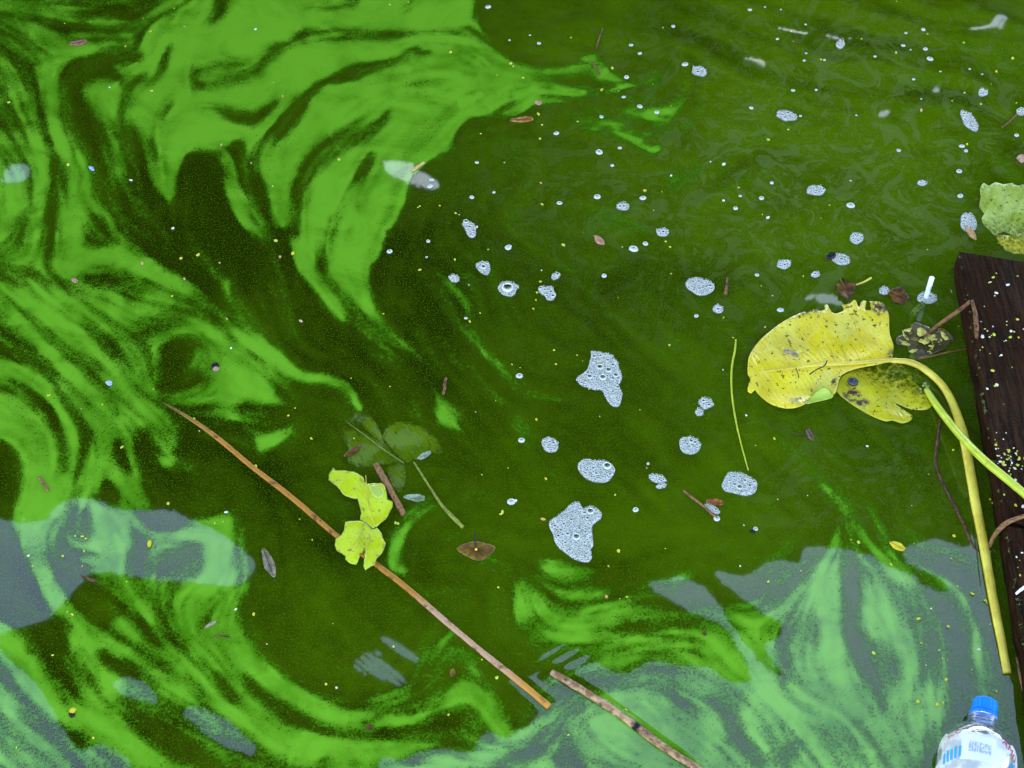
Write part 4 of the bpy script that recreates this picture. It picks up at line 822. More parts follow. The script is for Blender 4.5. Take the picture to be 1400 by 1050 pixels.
rod("stem", [(566,632,.0002),(576,648,.0006),(590,670,.001),(605,692,.0016),(618,706,.002),(633,721,.0012)], [.0012,.0014,.0014,.0018,.0026,.0022], simple("olive_stem", (.26,.27,.03),(.12,.12,.015),200,.4), "olive stalk trailing from the sunken heart-shaped leaf", "stalk")

# ------------------------------------------------------------------ small leaves
def leaflet(name, cx, cy, L, wd, ang, mat, label, cat="leaf", z=.0022, curl=.0012, th=.0006, group=None, asym=.15, mid=None, jag=.12):
    a = math.radians(ang); out = []; jr = random.Random(int(cx * 7 + cy))
    for k in range(14):
        t = 2 * math.pi * k / 14; lx = math.cos(t) * L / 2; ly = math.sin(t) * wd / 2 * (1 - .35 * abs(math.cos(t)) ** 3) * (1 + asym * math.cos(t))
        jg = 1 + jag * (jr.random() * 2 - 1); lx *= jg; ly *= jg
        out.append((cx + lx * math.cos(a) - ly * math.sin(a), cy + lx * math.sin(a) + ly * math.cos(a)))
    def zf(x, y):
        l = ((x - cx) * math.cos(a) + (y - cy) * math.sin(a)) / (L / 2); s = (-(x - cx) * math.sin(a) + (y - cy) * math.cos(a)) / (wd / 2)
        return z + curl * (l * l * .6 + s * s * .8) - curl * .3
    V, F, px = sheet(out, zf, th, max(2., wd / 5), 2, seed=int(cx))
    b = tuple(W(cx, cy, 0))
    if mid is None: return solo(name, V, F, mat, label, cat, b, group)
    t = thing(name, label, cat, b, group); mesh_obj("blade", V, F, mat, t)
    pp = [(cx + s * L * .5 * math.cos(a), cy + s * L * .5 * math.sin(a)) for s in (-1.05, -.5, 0, .5, .9)]
    V, F = tube([WV(x, y, zf(x, y) + .0004) for x, y in pp], np.linspace(.0007, .0002, 5), 5); mesh_obj("midrib", V, F, mid, t); return t
leaflet("fallen_leaf", 107, 58, 25, 6.5, -10, PINK, "narrow pinkish red leaf on algae at the upper left", mid=REDTW)
leaflet("fallen_leaf", 714, 163, 32, 8, -3, ORANGE, "narrow orange leaf below the algae tail", mid=REDTW)
leaflet("fallen_leaf", 819, 328, 18, 9, 38, PEACH, "small peach coloured leaf floating in open green water", mid=ORANGE)
leaflet("fallen_leaf", 736, 140, 10, 6, 0, PEACH, "tiny reddish flake at the lower side of the algae tail")
leaflet("fallen_leaf", 1227, 746, 23, 11, 28, YELBR, "small bright yellow leaf by the lower right sky reflection", mid=ORANGE)
leaflet("seed_pod", 367, 769, 40, 15, 68, GREYP, "grey brown boat-shaped seed pod near the left reflection tip", "seed pod", .004, .004, .0012, mid=TWIGM)
leaflet("seed_pod", 1107, 593, 20, 8, 62, simple("brown_pod",(.26,.13,.09),(.14,.07,.05),200,.6), "small brown pod with a tail below the lily pad", "seed pod", .003, .002, mid=REDTW)
rod("pod_tail", [(1083,591,.001),(1092,594,.0012),(1102,597,.0015)], .0006, REDTW, "hair-thin brown stalk left of the small brown pod", "stalk")
leaflet("fallen_leaf", 1156, 394, 28, 26, 60, BROWNL, "dark brown curled leaf just above the lily pad", z=.004, curl=.006, mid=OCHRE, jag=.3)
leaflet("fallen_leaf", 1229, 403, 26, 22, 25, BROWNL, "brown leaf half sunk left of the white stick", z=.0018, curl=.002, mid=OCHRE, jag=.32)
leaflet("fallen_leaf", 1136, 350, 15, 9, -25, BLACKB, "black leaf fragment resting on a small foam patch", z=.005, curl=.002)
leaflet("fallen_leaf", 1328, 318, 22, 9, 55, simple("amber_husk",(.62,.36,.12),(.42,.20,.06),200,.4), "amber husk touching the foam above the plank corner", "husk", z=.004, curl=.002)
leaflet("fallen_leaf", 978, 686, 28, 8, 8, simple("rust_leaf",(.40,.13,.02),(.16,.05,.015),200,.4), "curled rusty leaf on top of a small foam patch", z=.006, curl=.004)
leaflet("fallen_leaf", 1029, 726, 10, 4, 25, BLACKB, "tiny dark chip beside a single bubble under the twig")
leaflet("fallen_leaf", 482, 617, 26, 8, -30, BROWNL, "dark brown sunken flake on the sunken heart-shaped leaf", z=.002, curl=.0005)
leaflet("feather", 566, 680, 32, 10, 3, FEATHER, "pale whitish curled scrap below the sunken heart-shaped leaf", "scrap", z=.002, curl=.003, asym=.4)
leaflet("feather", 580, 622, 22, 8, -28, FEATHER, "pale scrap on the right lobe of the sunken heart-shaped leaf", "scrap", z=.002, curl=.002)
leaflet("petal", 125, 230, 9, 5, 30, simple("lilac_petal",(.55,.58,.72),(.42,.45,.6),200,.5), "tiny lilac petal in the dark lane at the upper left", "petal", z=.003)
leaflet("petal", 149, 523, 9, 7, 10, simple("pale_lilac_petal",(.55,.58,.66),(.42,.45,.55),200,.5), "tiny pale petal in the left diagonal algae bands", "petal", z=.003)
leaflet("petal", 1396, 216, 12, 11, 10, PEACH, "pinkish petal at the right frame edge above the green pad", "petal", z=.003)
leaflet("seed_husk", 99, 971, 10, 7, -25, YELBR, "yellow seed on a black chip in the lower left algae", "seed", z=.004)
leaflet("seed_husk", 98, 976, 10, 9, 40, BLACKB, "black chip under the yellow seed in the lower left algae", "chip", z=.0018)
leaflet("seed_husk", 204, 743, 6, 10, 10, YELBR, "yellow seed in the middle of the left sky reflection", "seed", z=.003)
leaflet("seed_husk", 102, 383, 9, 6, 10, PEACH, "peach seed on the broad curling algae ridge", "seed", z=.003)
leaflet("seed_husk", 295, 504, 9, 6, -20, PEACH, "peach seed over a dark hole in the algae island", "seed", z=.003)
leaflet("seed_husk", 294, 500, 12, 9, 20, BLACKB, "dark chip beside the peach seed on the algae island", "chip", z=.0018)
leaflet("seed_husk", 505, 994, 11, 7, 5, BROWNL, "brown flake on the lower algae curl", "flake", z=.0025)
leaflet("seed_husk", 619, 919, 11, 8, 100, OCHRE, "ochre flake above the lower algae curl", "flake", z=.0025)
leaflet("seed_husk", 963, 866, 7, 5, 10, BROWNL, "dark red flake on the lower middle algae", "flake", z=.0025)
# torn lime leaf: two ragged pieces
Q3 = lambda *p: crop(420, 540, 4.2, p)
tl = thing("torn_leaf", "ragged lime yellow leaf in two torn pieces lying over the reed", "leaf", tuple(W(495, 705, 0)))
def zl(x, y): return .0055 + .0012 * math.sin(x * .16 + 1) + .0012 * math.cos(y * .14)
for nm, pl in (("upper_piece", ((123,455),(150,415),(165,432),(210,432),(250,440),(270,440),(290,452),(320,470),(332,500),(345,510),(390,505),(432,505),(448,520),(455,560),(462,600),(490,610),(492,635),(470,680),(450,715),(420,735),(400,755),(375,765),(355,745),(320,725),(303,712),(310,680),(300,640),(288,595),(270,597),(235,585),(205,570),(190,545),(165,520),(122,488))),
               ("lower_piece", ((218,730),(250,722),(310,722),(345,742),(365,765),(372,772),(400,762),(425,790),(437,828),(450,850),(440,890),(415,925),(400,935),(390,970),(335,1005),(322,985),(330,930),(328,880),(318,905),(300,912),(300,935),(280,975),(245,965),(220,945),(218,925),(200,910),(170,895),(158,860),(165,825),(195,805),(210,780)))):
    V, F, px = sheet(Q3(*pl), zl, .0008, 2.6, 1); r_ = np.exp(-(((px[:, 0] - 527) / 5) ** 2 + ((px[:, 1] - 745) / 8) ** 2)) + .7 * np.exp(-(((px[:, 0] - 495) / 6) ** 2 + ((px[:, 1] - 656) / 5) ** 2))
    qe = np.array(Q3(*pl)); qe = np.c_[qe, np.zeros(len(qe))]; qe = np.vstack([qe, qe[:1]]); r_ = np.maximum(r_ * .55, .5 * np.exp(-seg_dist(px[:, 0], px[:, 1], qe) / .8)); mesh_obj(nm, V, F, LIME, tl, attrs=photo_attrs(px, rot=r_))
PALEW = simple("pale_wet_film", (.36, .44, .09), (.42, .46, .04), 250, .2, .3)
V, F, px = sheet(Q3((355,528),(390,515),(425,525),(440,560),(430,585),(400,592),(375,570)), lambda x, y: zl(x, y) + .0003, .0002, 2.4, 2); mesh_obj("wet_film", V, F, PALEW, tl)
for q_ in (((500,650),(502,675),(505,700),(512,718)), ((497,722),(490,740),(478,758)), ((505,730),(502,748),(498,768))):
    V, F = tube([WV(a, b, zl(a, b) + .0002) for a, b in q_], .0005, 5); mesh_obj("vein", V, F, YSTALK, tl)
# sunken heart-shaped leaf
hl = thing("sunken_leaf", "green heart-shaped leaf sunk just under the surface near the reed", "leaf", tuple(W(530, 610, 0)))
def heart_keep(px): return np.clip(.90 - .34 * np.hypot((px[:, 0] - 540) / 65, (px[:, 1] - 615) / 55) ** 2 + .1 * np.sin(px[:, 0] * .2), .12, .8)
for pl in (((545,390),(520,350),(470,310),(420,270),(370,235),(300,195),(215,180),(180,190),(165,230),(230,290),(230,340),(240,400),(330,420),(400,405),(470,400)), ((215,150),(270,95),(310,70),(345,110),(390,150),(440,250),(500,330),(548,388),(480,320),(380,240),(320,190),(260,170)),
           ((555,385),(470,300),(430,250),(470,170),(560,150),(640,175),(700,205),(760,260),(780,330),(720,340),(680,345),(620,375)), ((552,395),(565,440),(568,500),(540,555),(500,540),(470,480),(450,420),(490,400))):
    V, F, px = sheet(Q3(*pl), lambda x, y: .0009, .00008, 4, 2); qe = np.array(Q3(*pl)); qe = np.c_[qe, np.zeros(len(qe))]; qe = np.vstack([qe, qe[:1]]); mesh_obj("lobe", V, F, SUNK, hl, smooth=False, attrs=photo_attrs(px, rot=px[:, 0] * 0, keep=heart_keep(px) * np.clip(.62 + seg_dist(px[:, 0], px[:, 1], qe) / 11, 0, 1.12)))
V, F = tube(pathpx([(474,577,.0004),(500,596,.0012),(525,615,.0014),(552,633,.0016)]), np.linspace(.0005, .0011, 13), 6, .6); mesh_obj("midrib", V, F, simple("pale_vein", (.15,.17,.008),(.09,.11,.005),150,.3), hl)
# brown fan leaf with a black stalk
fl = thing("fan_leaf", "small dark brown fan-shaped leaf with an upright black stalk", "leaf", tuple(W(650, 752, 0)))
V, F, px = sheet(crop(460, 690, 2.917, ((478,175),(510,155),(550,145),(590,152),(632,165),(628,185),(605,205),(580,222),(550,220),(525,208),(500,195))), lambda x, y: .0016 + .001 * math.cos((x - 650) * .15), .0006, 2.8, 2); mesh_obj("blade", V, F, OCHRE, fl)
for k in range(9):
    a = math.radians(-20 + k * 27.5); x, y = 650 + 24 * math.cos(a), 751 + 13 * math.sin(a) - 2
    V, F = tube([WV(650, 750, .0032), WV((650 + x) / 2, (750 + y) / 2, .0034), WV(x, y, .0026)], [.0006, .0005, .0003], 5); mesh_obj("vein", V, F, BROWNL, fl)
V, F = tube(pathpx([(650,750,.002),(650,742,.006),(649,734,.012),(649,728,.015)]), [.0009] * 12 + [.0014], 6); mesh_obj("stalk", V, F, BLACKB, fl)
V, F = ball(.0016, 1, 1, .6); mesh_obj("bud", V + W(651, 751, .0042), F, YELBR, fl)
# pale green pad at the right edge
pg = thing("lily_pad", "pale green ragged lily pad half sunk at the right edge above the planks", "lily pad", tuple(W(1385, 290, 0)))
V, F, px = sheet([(1340,258),(1345,250),(1352,254),(1361,249),(1372,252),(1384,250),(1392,254),(1420,250),(1440,290),(1430,325),(1400,330),(1385,322),(1372,316),(1360,322),(1354,315),(1346,308),(1342,298),(1346,292),(1339,282),(1341,270)], lambda x, y: .0024 + .0012 * math.sin(x * .3 + y * .12), .0009, 3, 2)
mesh_obj("blade", V, F, PALEG, pg, attrs=photo_attrs(px, rot=px[:, 0] * 0, keep=.75 - .3 * np.clip((px[:, 1] - 290) / 30, 0, 1)))
V, F, px = sheet([(1362,322),(1380,322),(1400,318),(1440,315),(1450,345),(1400,348),(1375,342)], lambda x, y: .0015, .0005, 4, 2); mesh_obj("drowned_lobe", V, F, LILYW, pg, attrs=photo_attrs(px, rot=px[:, 0] * 0, keep=px[:, 0] * 0 + .5))
# ------------------------------------------------------------------ foam: film + packed bubbles
def dome_set(cs, rs_, name, parent, z0, seed=0):
    V, F, R, FM = [], [], [], []; b = 0
    for (x, y), r in zip(cs, rs_):
        seg = 8 if r < .0018 else 14; rings = (1.0, .86, .6, .3) if r < .0018 else (1.0, .95, .82, .62, .35)
        h = .62
        for q in rings:
            zz = math.sqrt(max(0, 1 - q * q)) * r * h
            for k in range(seg): a = 2 * math.pi * k / seg; V.append((x + math.cos(a) * r * q, y + math.sin(a) * r * q, z0 + zz)); R.append(q)
        V.append((x, y, z0 + r * h)); R.append(0)
        n = len(rings)
        for i in range(n - 1):
            for k in range(seg): F.append((b + i * seg + k, b + i * seg + (k + 1) % seg, b + (i + 1) * seg + (k + 1) % seg, b + (i + 1) * seg + k)); FM.append(0)
        for k in range(seg): F.append((b + (n - 1) * seg + k, b + (n - 1) * seg + (k + 1) % seg, b + n * seg)); FM.append(0)
        b = len(V)
        for k in range(seg): a = 2 * math.pi * k / seg; V.append((x + math.cos(a) * r * .74, y + r * .16 + math.sin(a) * r * .56, z0 + .00012)); R.append(0)  # dark water disc, set off-centre to paint the mirrored dark crescent
        F.append(tuple(range(b, b + seg))); FM.append(1); b = len(V)
    o = mesh_obj(name, V, F, [BUB, WIN], parent, attrs=dict(rim=R), fmat=FM); return o
def foam(outline, label, big=(), seed=0, group=None, name="foam_patch"):
    q = catmull(outline, 3, True); cx, cy = q.mean(0); rnd = random.Random(seed + 5)
    t = thing(name, label, "foam", tuple(W(cx, cy, 0)), group)
    q3 = np.c_[q, np.zeros(len(q))]; q3 = np.vstack([q3, q3[:1]])
    V, F, px = sheet([tuple(p) for p in q], lambda x, y: .0016, .0006, 2.2, 1, seed=seed)
    ed = seg_dist(px[:, 0], px[:, 1], q3); V[:len(V) // 2, 2] -= .0010 * np.exp(-ed[:len(V) // 2] / 1.2)
    mesh_obj("froth", V, F, FROTH, t, attrs=dict(edge=np.clip(ed / 2.2, 0, 1)))
    m = mpp(cx, cy); cs, rr = [], []
    def fits(x, y, r, k=.92):
        return all((x - a) ** 2 + (y - b) ** 2 > ((r + c) * k) ** 2 for (a, b), c in zip(cs, rr))
    for bx, by, br in big:
        p = W(bx, by, 0); cs.append((p[0], p[1])); rr.append(br * m)
    x0, x1, y0, y1 = q[:, 0].min(), q[:, 0].max(), q[:, 1].min(), q[:, 1].max(); area = (x1 - x0) * (y1 - y0)
    for rad, cnt in ((2.5, 26), (1.8, 150), (1.25, 700), (.85, 1500)):
        for k in range(int(cnt * area / 4000) + 6):
            x, y = rnd.uniform(x0, x1), rnd.uniform(y0, y1)
            if rad > 2 and y > y0 + (y1 - y0) * .75: continue
            r = rad * rnd.uniform(.8, 1.2)
            if not inside(np.array([x]), np.array([y]), q)[0] or seg_dist(np.array([x]), np.array([y]), q3)[0] < r * .9: continue
            p = W(x, y, 0)
            if fits(p[0], p[1], r * m): cs.append((p[0], p[1])); rr.append(r * m)
    if cs:
        nb = len(big)
        for k in range(nb): dome_set(cs[k:k + 1], rr[k:k + 1], "bubble", t, .0017)
        if len(cs) > nb: o = dome_set(cs[nb:], rr[nb:], "small_bubbles", t, .0017); o['kind'] = 'stuff'
    return t
A = lambda x0, y0, s: (lambda *p: crop(x0, y0, s, p))
c = A(770, 460, 8.745)
foam(c((330,165),(400,175),(500,190),(580,215),(620,260),(660,310),(665,360),(690,420),(705,490),(690,545),(665,580),(690,630),(710,690),(695,770),(670,830),(620,840),(570,820),(510,740),(470,660),(430,640),(380,640),(300,615),(220,590),(170,545),(150,510),(180,470),(240,430),(290,380),(310,310),(330,240)), "three-pointed foam patch in the centre of the open water", [(824,517,5.2),(842,514,4),(832,507,4.6),(820,503,5),(806,516,4),(838,500,3)], 1)
c = A(730, 600, 5.833)
foam(c((330,500),(370,510),(395,550),(440,535),(500,545),(540,590),(535,635),(490,670),(465,700),(470,780),(475,850),(455,880),(465,940),(440,980),(380,980),(310,955),(250,910),(200,870),(165,820),(150,760),(125,710),(120,660),(170,620),(240,570),(280,525)), "largest foam patch, with a lobe at its upper right, touching algae below", [(807,700,5.5),(788,735,5.5),(776,731,3),(799,702,3)], 2)
foam(c((355,190),(410,155),(480,170),(560,170),(620,200),(650,250),(620,310),(580,345),(510,350),(440,330),(390,295),(350,240)), "oval foam patch just above the largest lobed foam patch", [(830,638,6),(811,641,2.6)], 3)
foam(c((60,40),(65,5),(100,-15),(150,-10),(190,20),(197,60),(180,98),(140,108),(90,95)), "small round foam patch left above the oval foam patch", [], 4)
c = A(630, 290, 8.08)
foam(c((10,120),(60,90),(120,105),(165,150),(170,190),(165,260),(130,285),(85,270),(55,215),(40,180)), "tall narrow foam patch nearest the algae edge, with one big bubble on top", [(637,304,3.6)], 5)
foam(c((160,585),(200,550),(250,540),(310,555),(325,610),(325,650),(290,695),(240,680),(190,640)), "small shield-shaped foam patch above the foam ring", [(661,366,4)], 6)
foam(c((405,840),(430,790),(480,760),(550,765),(610,790),(650,830),(615,860),(600,910),(540,932),(470,915),(430,880)), "foam ring round one large clear bubble", [(694,394.5,8.2)], 7)
foam(c((850,850),(880,815),(950,820),(1010,810),(1030,860),(1055,910),(1020,970),(950,970),(930,930),(880,900)), "ragged foam patch right of the foam ring", [(753,400,2.6),(745,397,2.6)], 8)
foam(c((1000,705),(1040,665),(1100,670),(1090,720),(1040,748),(1005,740)), "tiny foam patch above the ragged foam patch", [], 9)
c = A(920, 600, 7.0)
foam(c((530,320),(600,315),(680,330),(760,375),(805,410),(808,460),(780,520),(700,545),(620,530),(560,515),(500,500),(465,450),(485,390)), "bean-shaped foam patch at the lower end of the grass blade", [(1011,667,4.4),(1025,665,3),(1031,660,3),(1003,653,2.6),(997,658,2.4)], 10)
foam(c((60,40),(65,0),(100,-20),(160,-25),(220,-10),(262,30),(270,70),(240,125),(170,150),(100,130),(70,95)), "round foam patch left of the grass blade, with a curved bubble row", [(945,604,3.4),(950,606,3)], 11)
foam(c((300,620),(340,615),(390,635),(430,668),(455,700),(425,722),(370,705),(320,665)), "small foam patch under the rusty leaf and slim twig", [], 12)
def oval(cx, cy, rx, ry, ang, label, seed, big=()):
    a = math.radians(ang); rnd = random.Random(seed); out = []
    for k in range(12):
        t = 2 * math.pi * k / 12; f = rnd.uniform(.88, 1.1); x, y = math.cos(t) * rx * f, math.sin(t) * ry * f
        out.append((cx + x * math.cos(a) - y * math.sin(a), cy + x * math.sin(a) + y * math.cos(a)))
    return foam(out, label, big, seed)
for args in ((957,391,19,12,10,"triangular foam patch left of the dark twig stub",20,[(955,386,2.6)]), (982,422,7.5,6.5,0,"little round foam patch below the dark twig stub",21), (965,551,11,8,10,"small foam patch left of the grass blade, above the round one",22), (956,563,6,6,0,"smaller foam bit under it with a brown fleck, left of the blade",23),
             (1075,158,15,7,12,"flat oval foam patch in the upper middle right water",24), (956,97,11,7,15,"oval foam patch beside a bubble near the top centre",25), (1325,165,17,8.5,55,"slanted oblong foam patch at the upper right",26), (1115,260,13,7.5,0,"oval foam patch level with the pale green pad",27), (852,282,10,6,0,"small flat foam patch below the algae tail tip",28),
             (906,317,9.5,6.5,0,"small foam patch right of the peach leaf",29), (1171,326,10,8,0,"round foam patch above the one with the black leaf",30), (1149,354,16,8,15,"foam patch carrying the black leaf fragment",31), (1072,361,11,6.5,0,"foam patch upper left of the yellow lily pad",32), (1324,304,11,14,-25,"curved foam patch holding the amber husk",33),
             (621,380,8,5.5,15,"little foam patch nearest the algae tip, left of the shield-shaped one",34), (1268,407,14,8,0,"foam collar round the white stick",35), (1209,397,8,5.5,0,"grey foam patch between the two brown leaves",36), (899,654,13,6,15,"upper arm of the crescent foam right of the oval patch",37), (904,664,8,4,-10,"lower arm of the crescent foam right of the oval patch",38),
             (1115,375,7,4.5,0,"thin foam bit above the lily pad's upper margin",39), (1200,60+66,7,7,0,"round foam patch at the top right, right of the centre",40) if False else (1344,126,7,6,0,"round foam patch above the slanted oblong one",40), (1149,60.5,6.5,6,0,"foam patch with a pale streak near the top edge",41), (1261,250,7,4.5,10,"flat foam bit left of the curved husk foam",42), (1397,152,8,6,0,"foam patch cut by the right frame edge",43), (1402,365,8,14,15,"lilac foam smear on the upper plank",44)):
    oval(*args)
for o in list(C.objects):                        # the smear lies on the plank, not on the water
    if o.get('label') == "lilac foam smear on the upper plank": o.location.z += ZT + .002
# single bubbles
def bub_mesh(r):
    V, F, R, FM = [], [], [], []; seg = 12; rings = (1.0, .93, .78, .55, .28)
    for q in rings:
        for k in range(seg): a = 2 * math.pi * k / seg; V.append((math.cos(a) * q, math.sin(a) * q, math.sqrt(1 - q * q) * .6)); R.append(.62 + .38 * q)
    V.append((0, 0, .6)); R.append(.6)
    for i in range(4):
        for k in range(seg): F.append((i * seg + k, i * seg + (k + 1) % seg, (i + 1) * seg + (k + 1) % seg, (i + 1) * seg + k))
    for k in range(seg): F.append((4 * seg + k, 4 * seg + (k + 1) % seg, 5 * seg))
    return V, F, R
V, F, R = bub_mesh(1); b0 = mesh_obj("foam_bubble", V, F, BUB, attrs=dict(rim=R)); b0['label'] = "single small white bubble floating on the green water"; b0['category'] = "bubble"; b0['group'] = "single small bubbles on the open water"
BL = [(88,47,4),(160,33,2),(237,45,2),(355,117,2.2),(220,187,3),(340,228,1.8),(357,255,2),(348,290,3),(445,287,2.5),(687,270,3),(822,218,4),(858,238,2),(918,142,4),(928,235,4.2),(950,282,5.5),(1140,330,2.5),(872,380,3),(295,433,4),(405,430,3),(95,517,4),(330,555,3),(908,473,2),(800,720,4),(1122,722,4),(1090,820,5),(1095,938,5),(193,875,4),(20,997,4),(598,552,2),(1030,275,1.6),(1200,355,2),(835,158,3),(1000,342,2)]
BL = [(1000 + a / 3.5, b / 3.5, r) for a, b, r in BL if r > 1.9]
BL += [(460 + a / 2.917, b / 2.917, r) for a, b, r in [(605,28,4),(808,173,3),(772,140,1.5),(690,160,2),(1157,308,4),(1145,387,3),(1210,425,4),(1278,448,4),(1057,466,3.5),(877,532,4),(1048,607,5.5),(1130,590,3),(1100,660,3.4),(560,648,3),(540,787,4),(628,767,2.6),(890,810,4),(1040,785,5),(1222,790,5),(1232,972,4),(1185,993,7),(1390,257,5.5),(1343,105,4),(1210,213,3),(1175,180,3),(212,1003,4.2),(366,962,3.2),(685,985,5),(360,1025,2),(380,718,4)]]
BL += [(869,697,5),(713,602,5),(699,686,6),(710,514,5),(826,377,4.4),(695,339,5),(1067,424,5),(952,432,4),(1035,376,3.4),(637,435,3),(1163,281,6),(1041,271,4.5),(1033,723,4),(886,634,2.5),(1163,247,2),(1012,268,2.5),(588,255,4),(1390,185,4.5),(980,709,5),(1315,200,5)]
MARKS = [("the three-pointed foam patch", 822, 515), ("the largest foam patch", 787, 726), ("the foam ring", 694, 395), ("the tall narrow foam patch", 642, 313), ("the ragged foam patch", 748, 400), ("the triangular foam patch", 957, 391), ("the bean-shaped foam patch", 1010, 660),
  ("the yellow lily pad", 1130, 470), ("the grass blade", 1004, 540), ("the pale green pad", 1370, 290), ("the slanted oblong foam patch", 1325, 165), ("the flat oval foam patch", 1075, 158), ("the peach leaf", 819, 328), ("the algae tail tip", 900, 110), ("the orange leaf", 714, 163), ("the sunken heart-shaped leaf", 530, 610),
  ("the white stick", 1270, 395), ("the black leaf fragment", 1136, 350), ("the mirrored sky sliver", 565, 240), ("the top-centre foam patch", 956, 97), ("the slim purplish twig", 958, 690), ("the pad-level oval foam", 1115, 260), ("the small flat foam patch", 852, 282), ("the amber husk", 1328, 318), ("the pale streak near the top edge", 1100, 45)]
DIRS = ["right of", "below right of", "below", "below left of", "left of", "above left of", "above", "above right of"]; taken = set()
def bubble_label(x, y, r):
    size = "large" if r > 4.8 else ("small" if r > 2.9 else "tiny")
    for nm, a, b in sorted(MARKS, key=lambda m_: math.hypot(m_[1] - x, m_[2] - y)):
        dst = math.hypot(x - a, y - b); d_ = DIRS[int(round(math.atan2(y - b, x - a) / (math.pi / 4))) % 8]
        s_ = "%s white bubble %s %s %s" % (size, "close" if dst < 45 else "some way" if dst < 95 else "farther", d_, nm)
        if s_ not in taken: taken.add(s_); return s_
for k, (x, y, r) in enumerate(BL):
    o = b0 if k == 0 else b0.copy()
    if k: C.objects.link(o)
    o['label'] = bubble_label(x, y, r); p = W(x, y, .0008); r = r * mpp(x, y) * (.82 if y > 250 or x < 900 else .68); o.location = p; o.scale = (r * random.uniform(.95, 1.25), r * random.uniform(.8, 1.05), r); o.rotation_euler = (0, 0, random.uniform(-.5, .5))
# duckweed flecks and specks
def fleck(seed, n=9):
    rnd = random.Random(seed); top = [(math.cos(2 * math.pi * k / n) * rnd.uniform(.8, 1.1), math.sin(2 * math.pi * k / n) * rnd.uniform(.7, 1.0)) for k in range(n)]
    V = [(x, y, .25) for x, y in top] + [(x * .9, y * .9, -.15) for x, y in top] + [(0, 0, .42)]
    F = [(k, (k + 1) % n, 2 * n) for k in range(n)] + [(k + n, (k + 1) % n + n, (k + 1) % n, k) for k in range(n)] + [tuple(range(n, 2 * n))[::-1]]; return V, F
def flecks(name, mat, label, cat, group, spots, seed):
    src_ = []
    for k in range(4):
        V, F = fleck(seed + k); src_.append(mesh_obj(name, V, F, mat)); src_[-1]['label'] = label; src_[-1]['category'] = cat; src_[-1]['group'] = group
    for k, (x, y, r, z) in enumerate(spots):
        o = src_[k] if k < 4 else src_[k % 4].copy()
        if k >= 4: C.objects.link(o)
        o.location = W(x, y, z); m = mpp(x, y) * r; o.scale = (m * random.uniform(.9, 1.4), m * random.uniform(.75, 1.1), m * .8); o.rotation_euler = (random.uniform(-.2, .2), random.uniform(-.2, .2), random.uniform(0, 6.28))
t29 = lambda x0, y0, L, r: [(x0 + a / 2.917, y0 + b / 2.917, r * random.choice((.4, .5, .6, .75, .9, 1.1)), .0014) for a, b in L]
Y = t29(0, 0, [(360,88),(258,93),(572,73),(695,33),(500,185),(35,408),(272,657),(1088,742),(1168,1010),(790,1018),(722,1030),(1092,330),(605,362),(1100,960),(600,125),(1352,636)], 2.2)
Y += t29(460, 0, [(213,18),(287,8),(1302,110),(1058,358),(962,485),(1335,422),(820,498),(812,553),(575,533),(475,850),(605,995),(325,827),(332,822),(412,820),(820,815),(905,977),(1100,272),(695,253),(705,265),(745,310),(805,455),(1298,765),(1313,963),(1330,985),(472,1035),(935,150),(455,208),(640,300),(1262,335),(1230,760)], 2.1)
Y += t29(920, 0, [(892,5),(472,125),(590,237),(752,155),(1015,135),(1228,415),(1370,410),(1355,232),(1290,285),(380,557),(262,748),(590,870),(625,818),(460,517),(357,855),(1270,335),(1113,402),(1297,970),(1015,995),(890,210),(1173,575),(1160,170)], 2.1)
Y += t29(0, 345, [(530,207),(687,174),(877,42),(790,10),(722,23),(195,570),(408,607),(486,777),(612,545),(1177,621),(1150,651),(1245,745),(1240,742),(1020,852),(775,663),(670,1002)], 2.2)
Y += t29(460, 345, [(473,32),(332,70),(800,160),(795,190),(785,225),(813,117),(573,242),(532,276),(213,535),(700,447),(733,460),(868,390),(960,410),(982,433),(875,446),(1007,545),(1210,628),(1050,655),(797,667),(635,592),(685,860),(580,887),(835,903),(1112,967),(660,1040),(1065,430),(1335,85),(1123,180),(1328,370),(70,742),(187,245),(58,502)], 2.0)
Y += t29(920, 345, [(405,743),(330,770),(240,340),(202,260),(368,298),(418,985),(1118,788),(1186,990),(1265,985),(1275,1000),(1140,295),(1100,560),(520,95)], 2.2)
Y += t29(0, 690, [(300,125),(328,127),(342,135),(335,185),(250,205),(130,245),(595,155),(268,427),(288,438),(210,600),(372,930),(66,970),(1012,437),(1245,140),(1195,58),(890,67),(856,74),(505,306),(1300,716)], 2.4)
Y += t29(460, 690, [(655,38),(662,30),(235,72),(245,75),(645,330),(1130,375),(1158,368),(228,566),(580,618),(640,690),(447,838),(1155,818),(925,918),(1125,185),(1312,175)], 2.4)
Y += t29(920, 690, [(510,265),(380,308),(710,140),(962,155),(870,238),(980,455),(1098,486),(1110,215),(990,552),(1247,382),(1252,390),(1062,580),(1075,612),(1095,620),(800,592),(893,706),(1090,698),(978,785),(1078,790),(1055,797),(1192,658),(1290,745),(1135,325),(1195,355),(1040,770),(1122,125),(740,150)], 2.5)
flecks("duckweed_fleck", DUCK, "tiny yellow green duckweed fleck floating on the pond surface", "duckweed", "yellow duckweed flecks on the water", Y, 11)
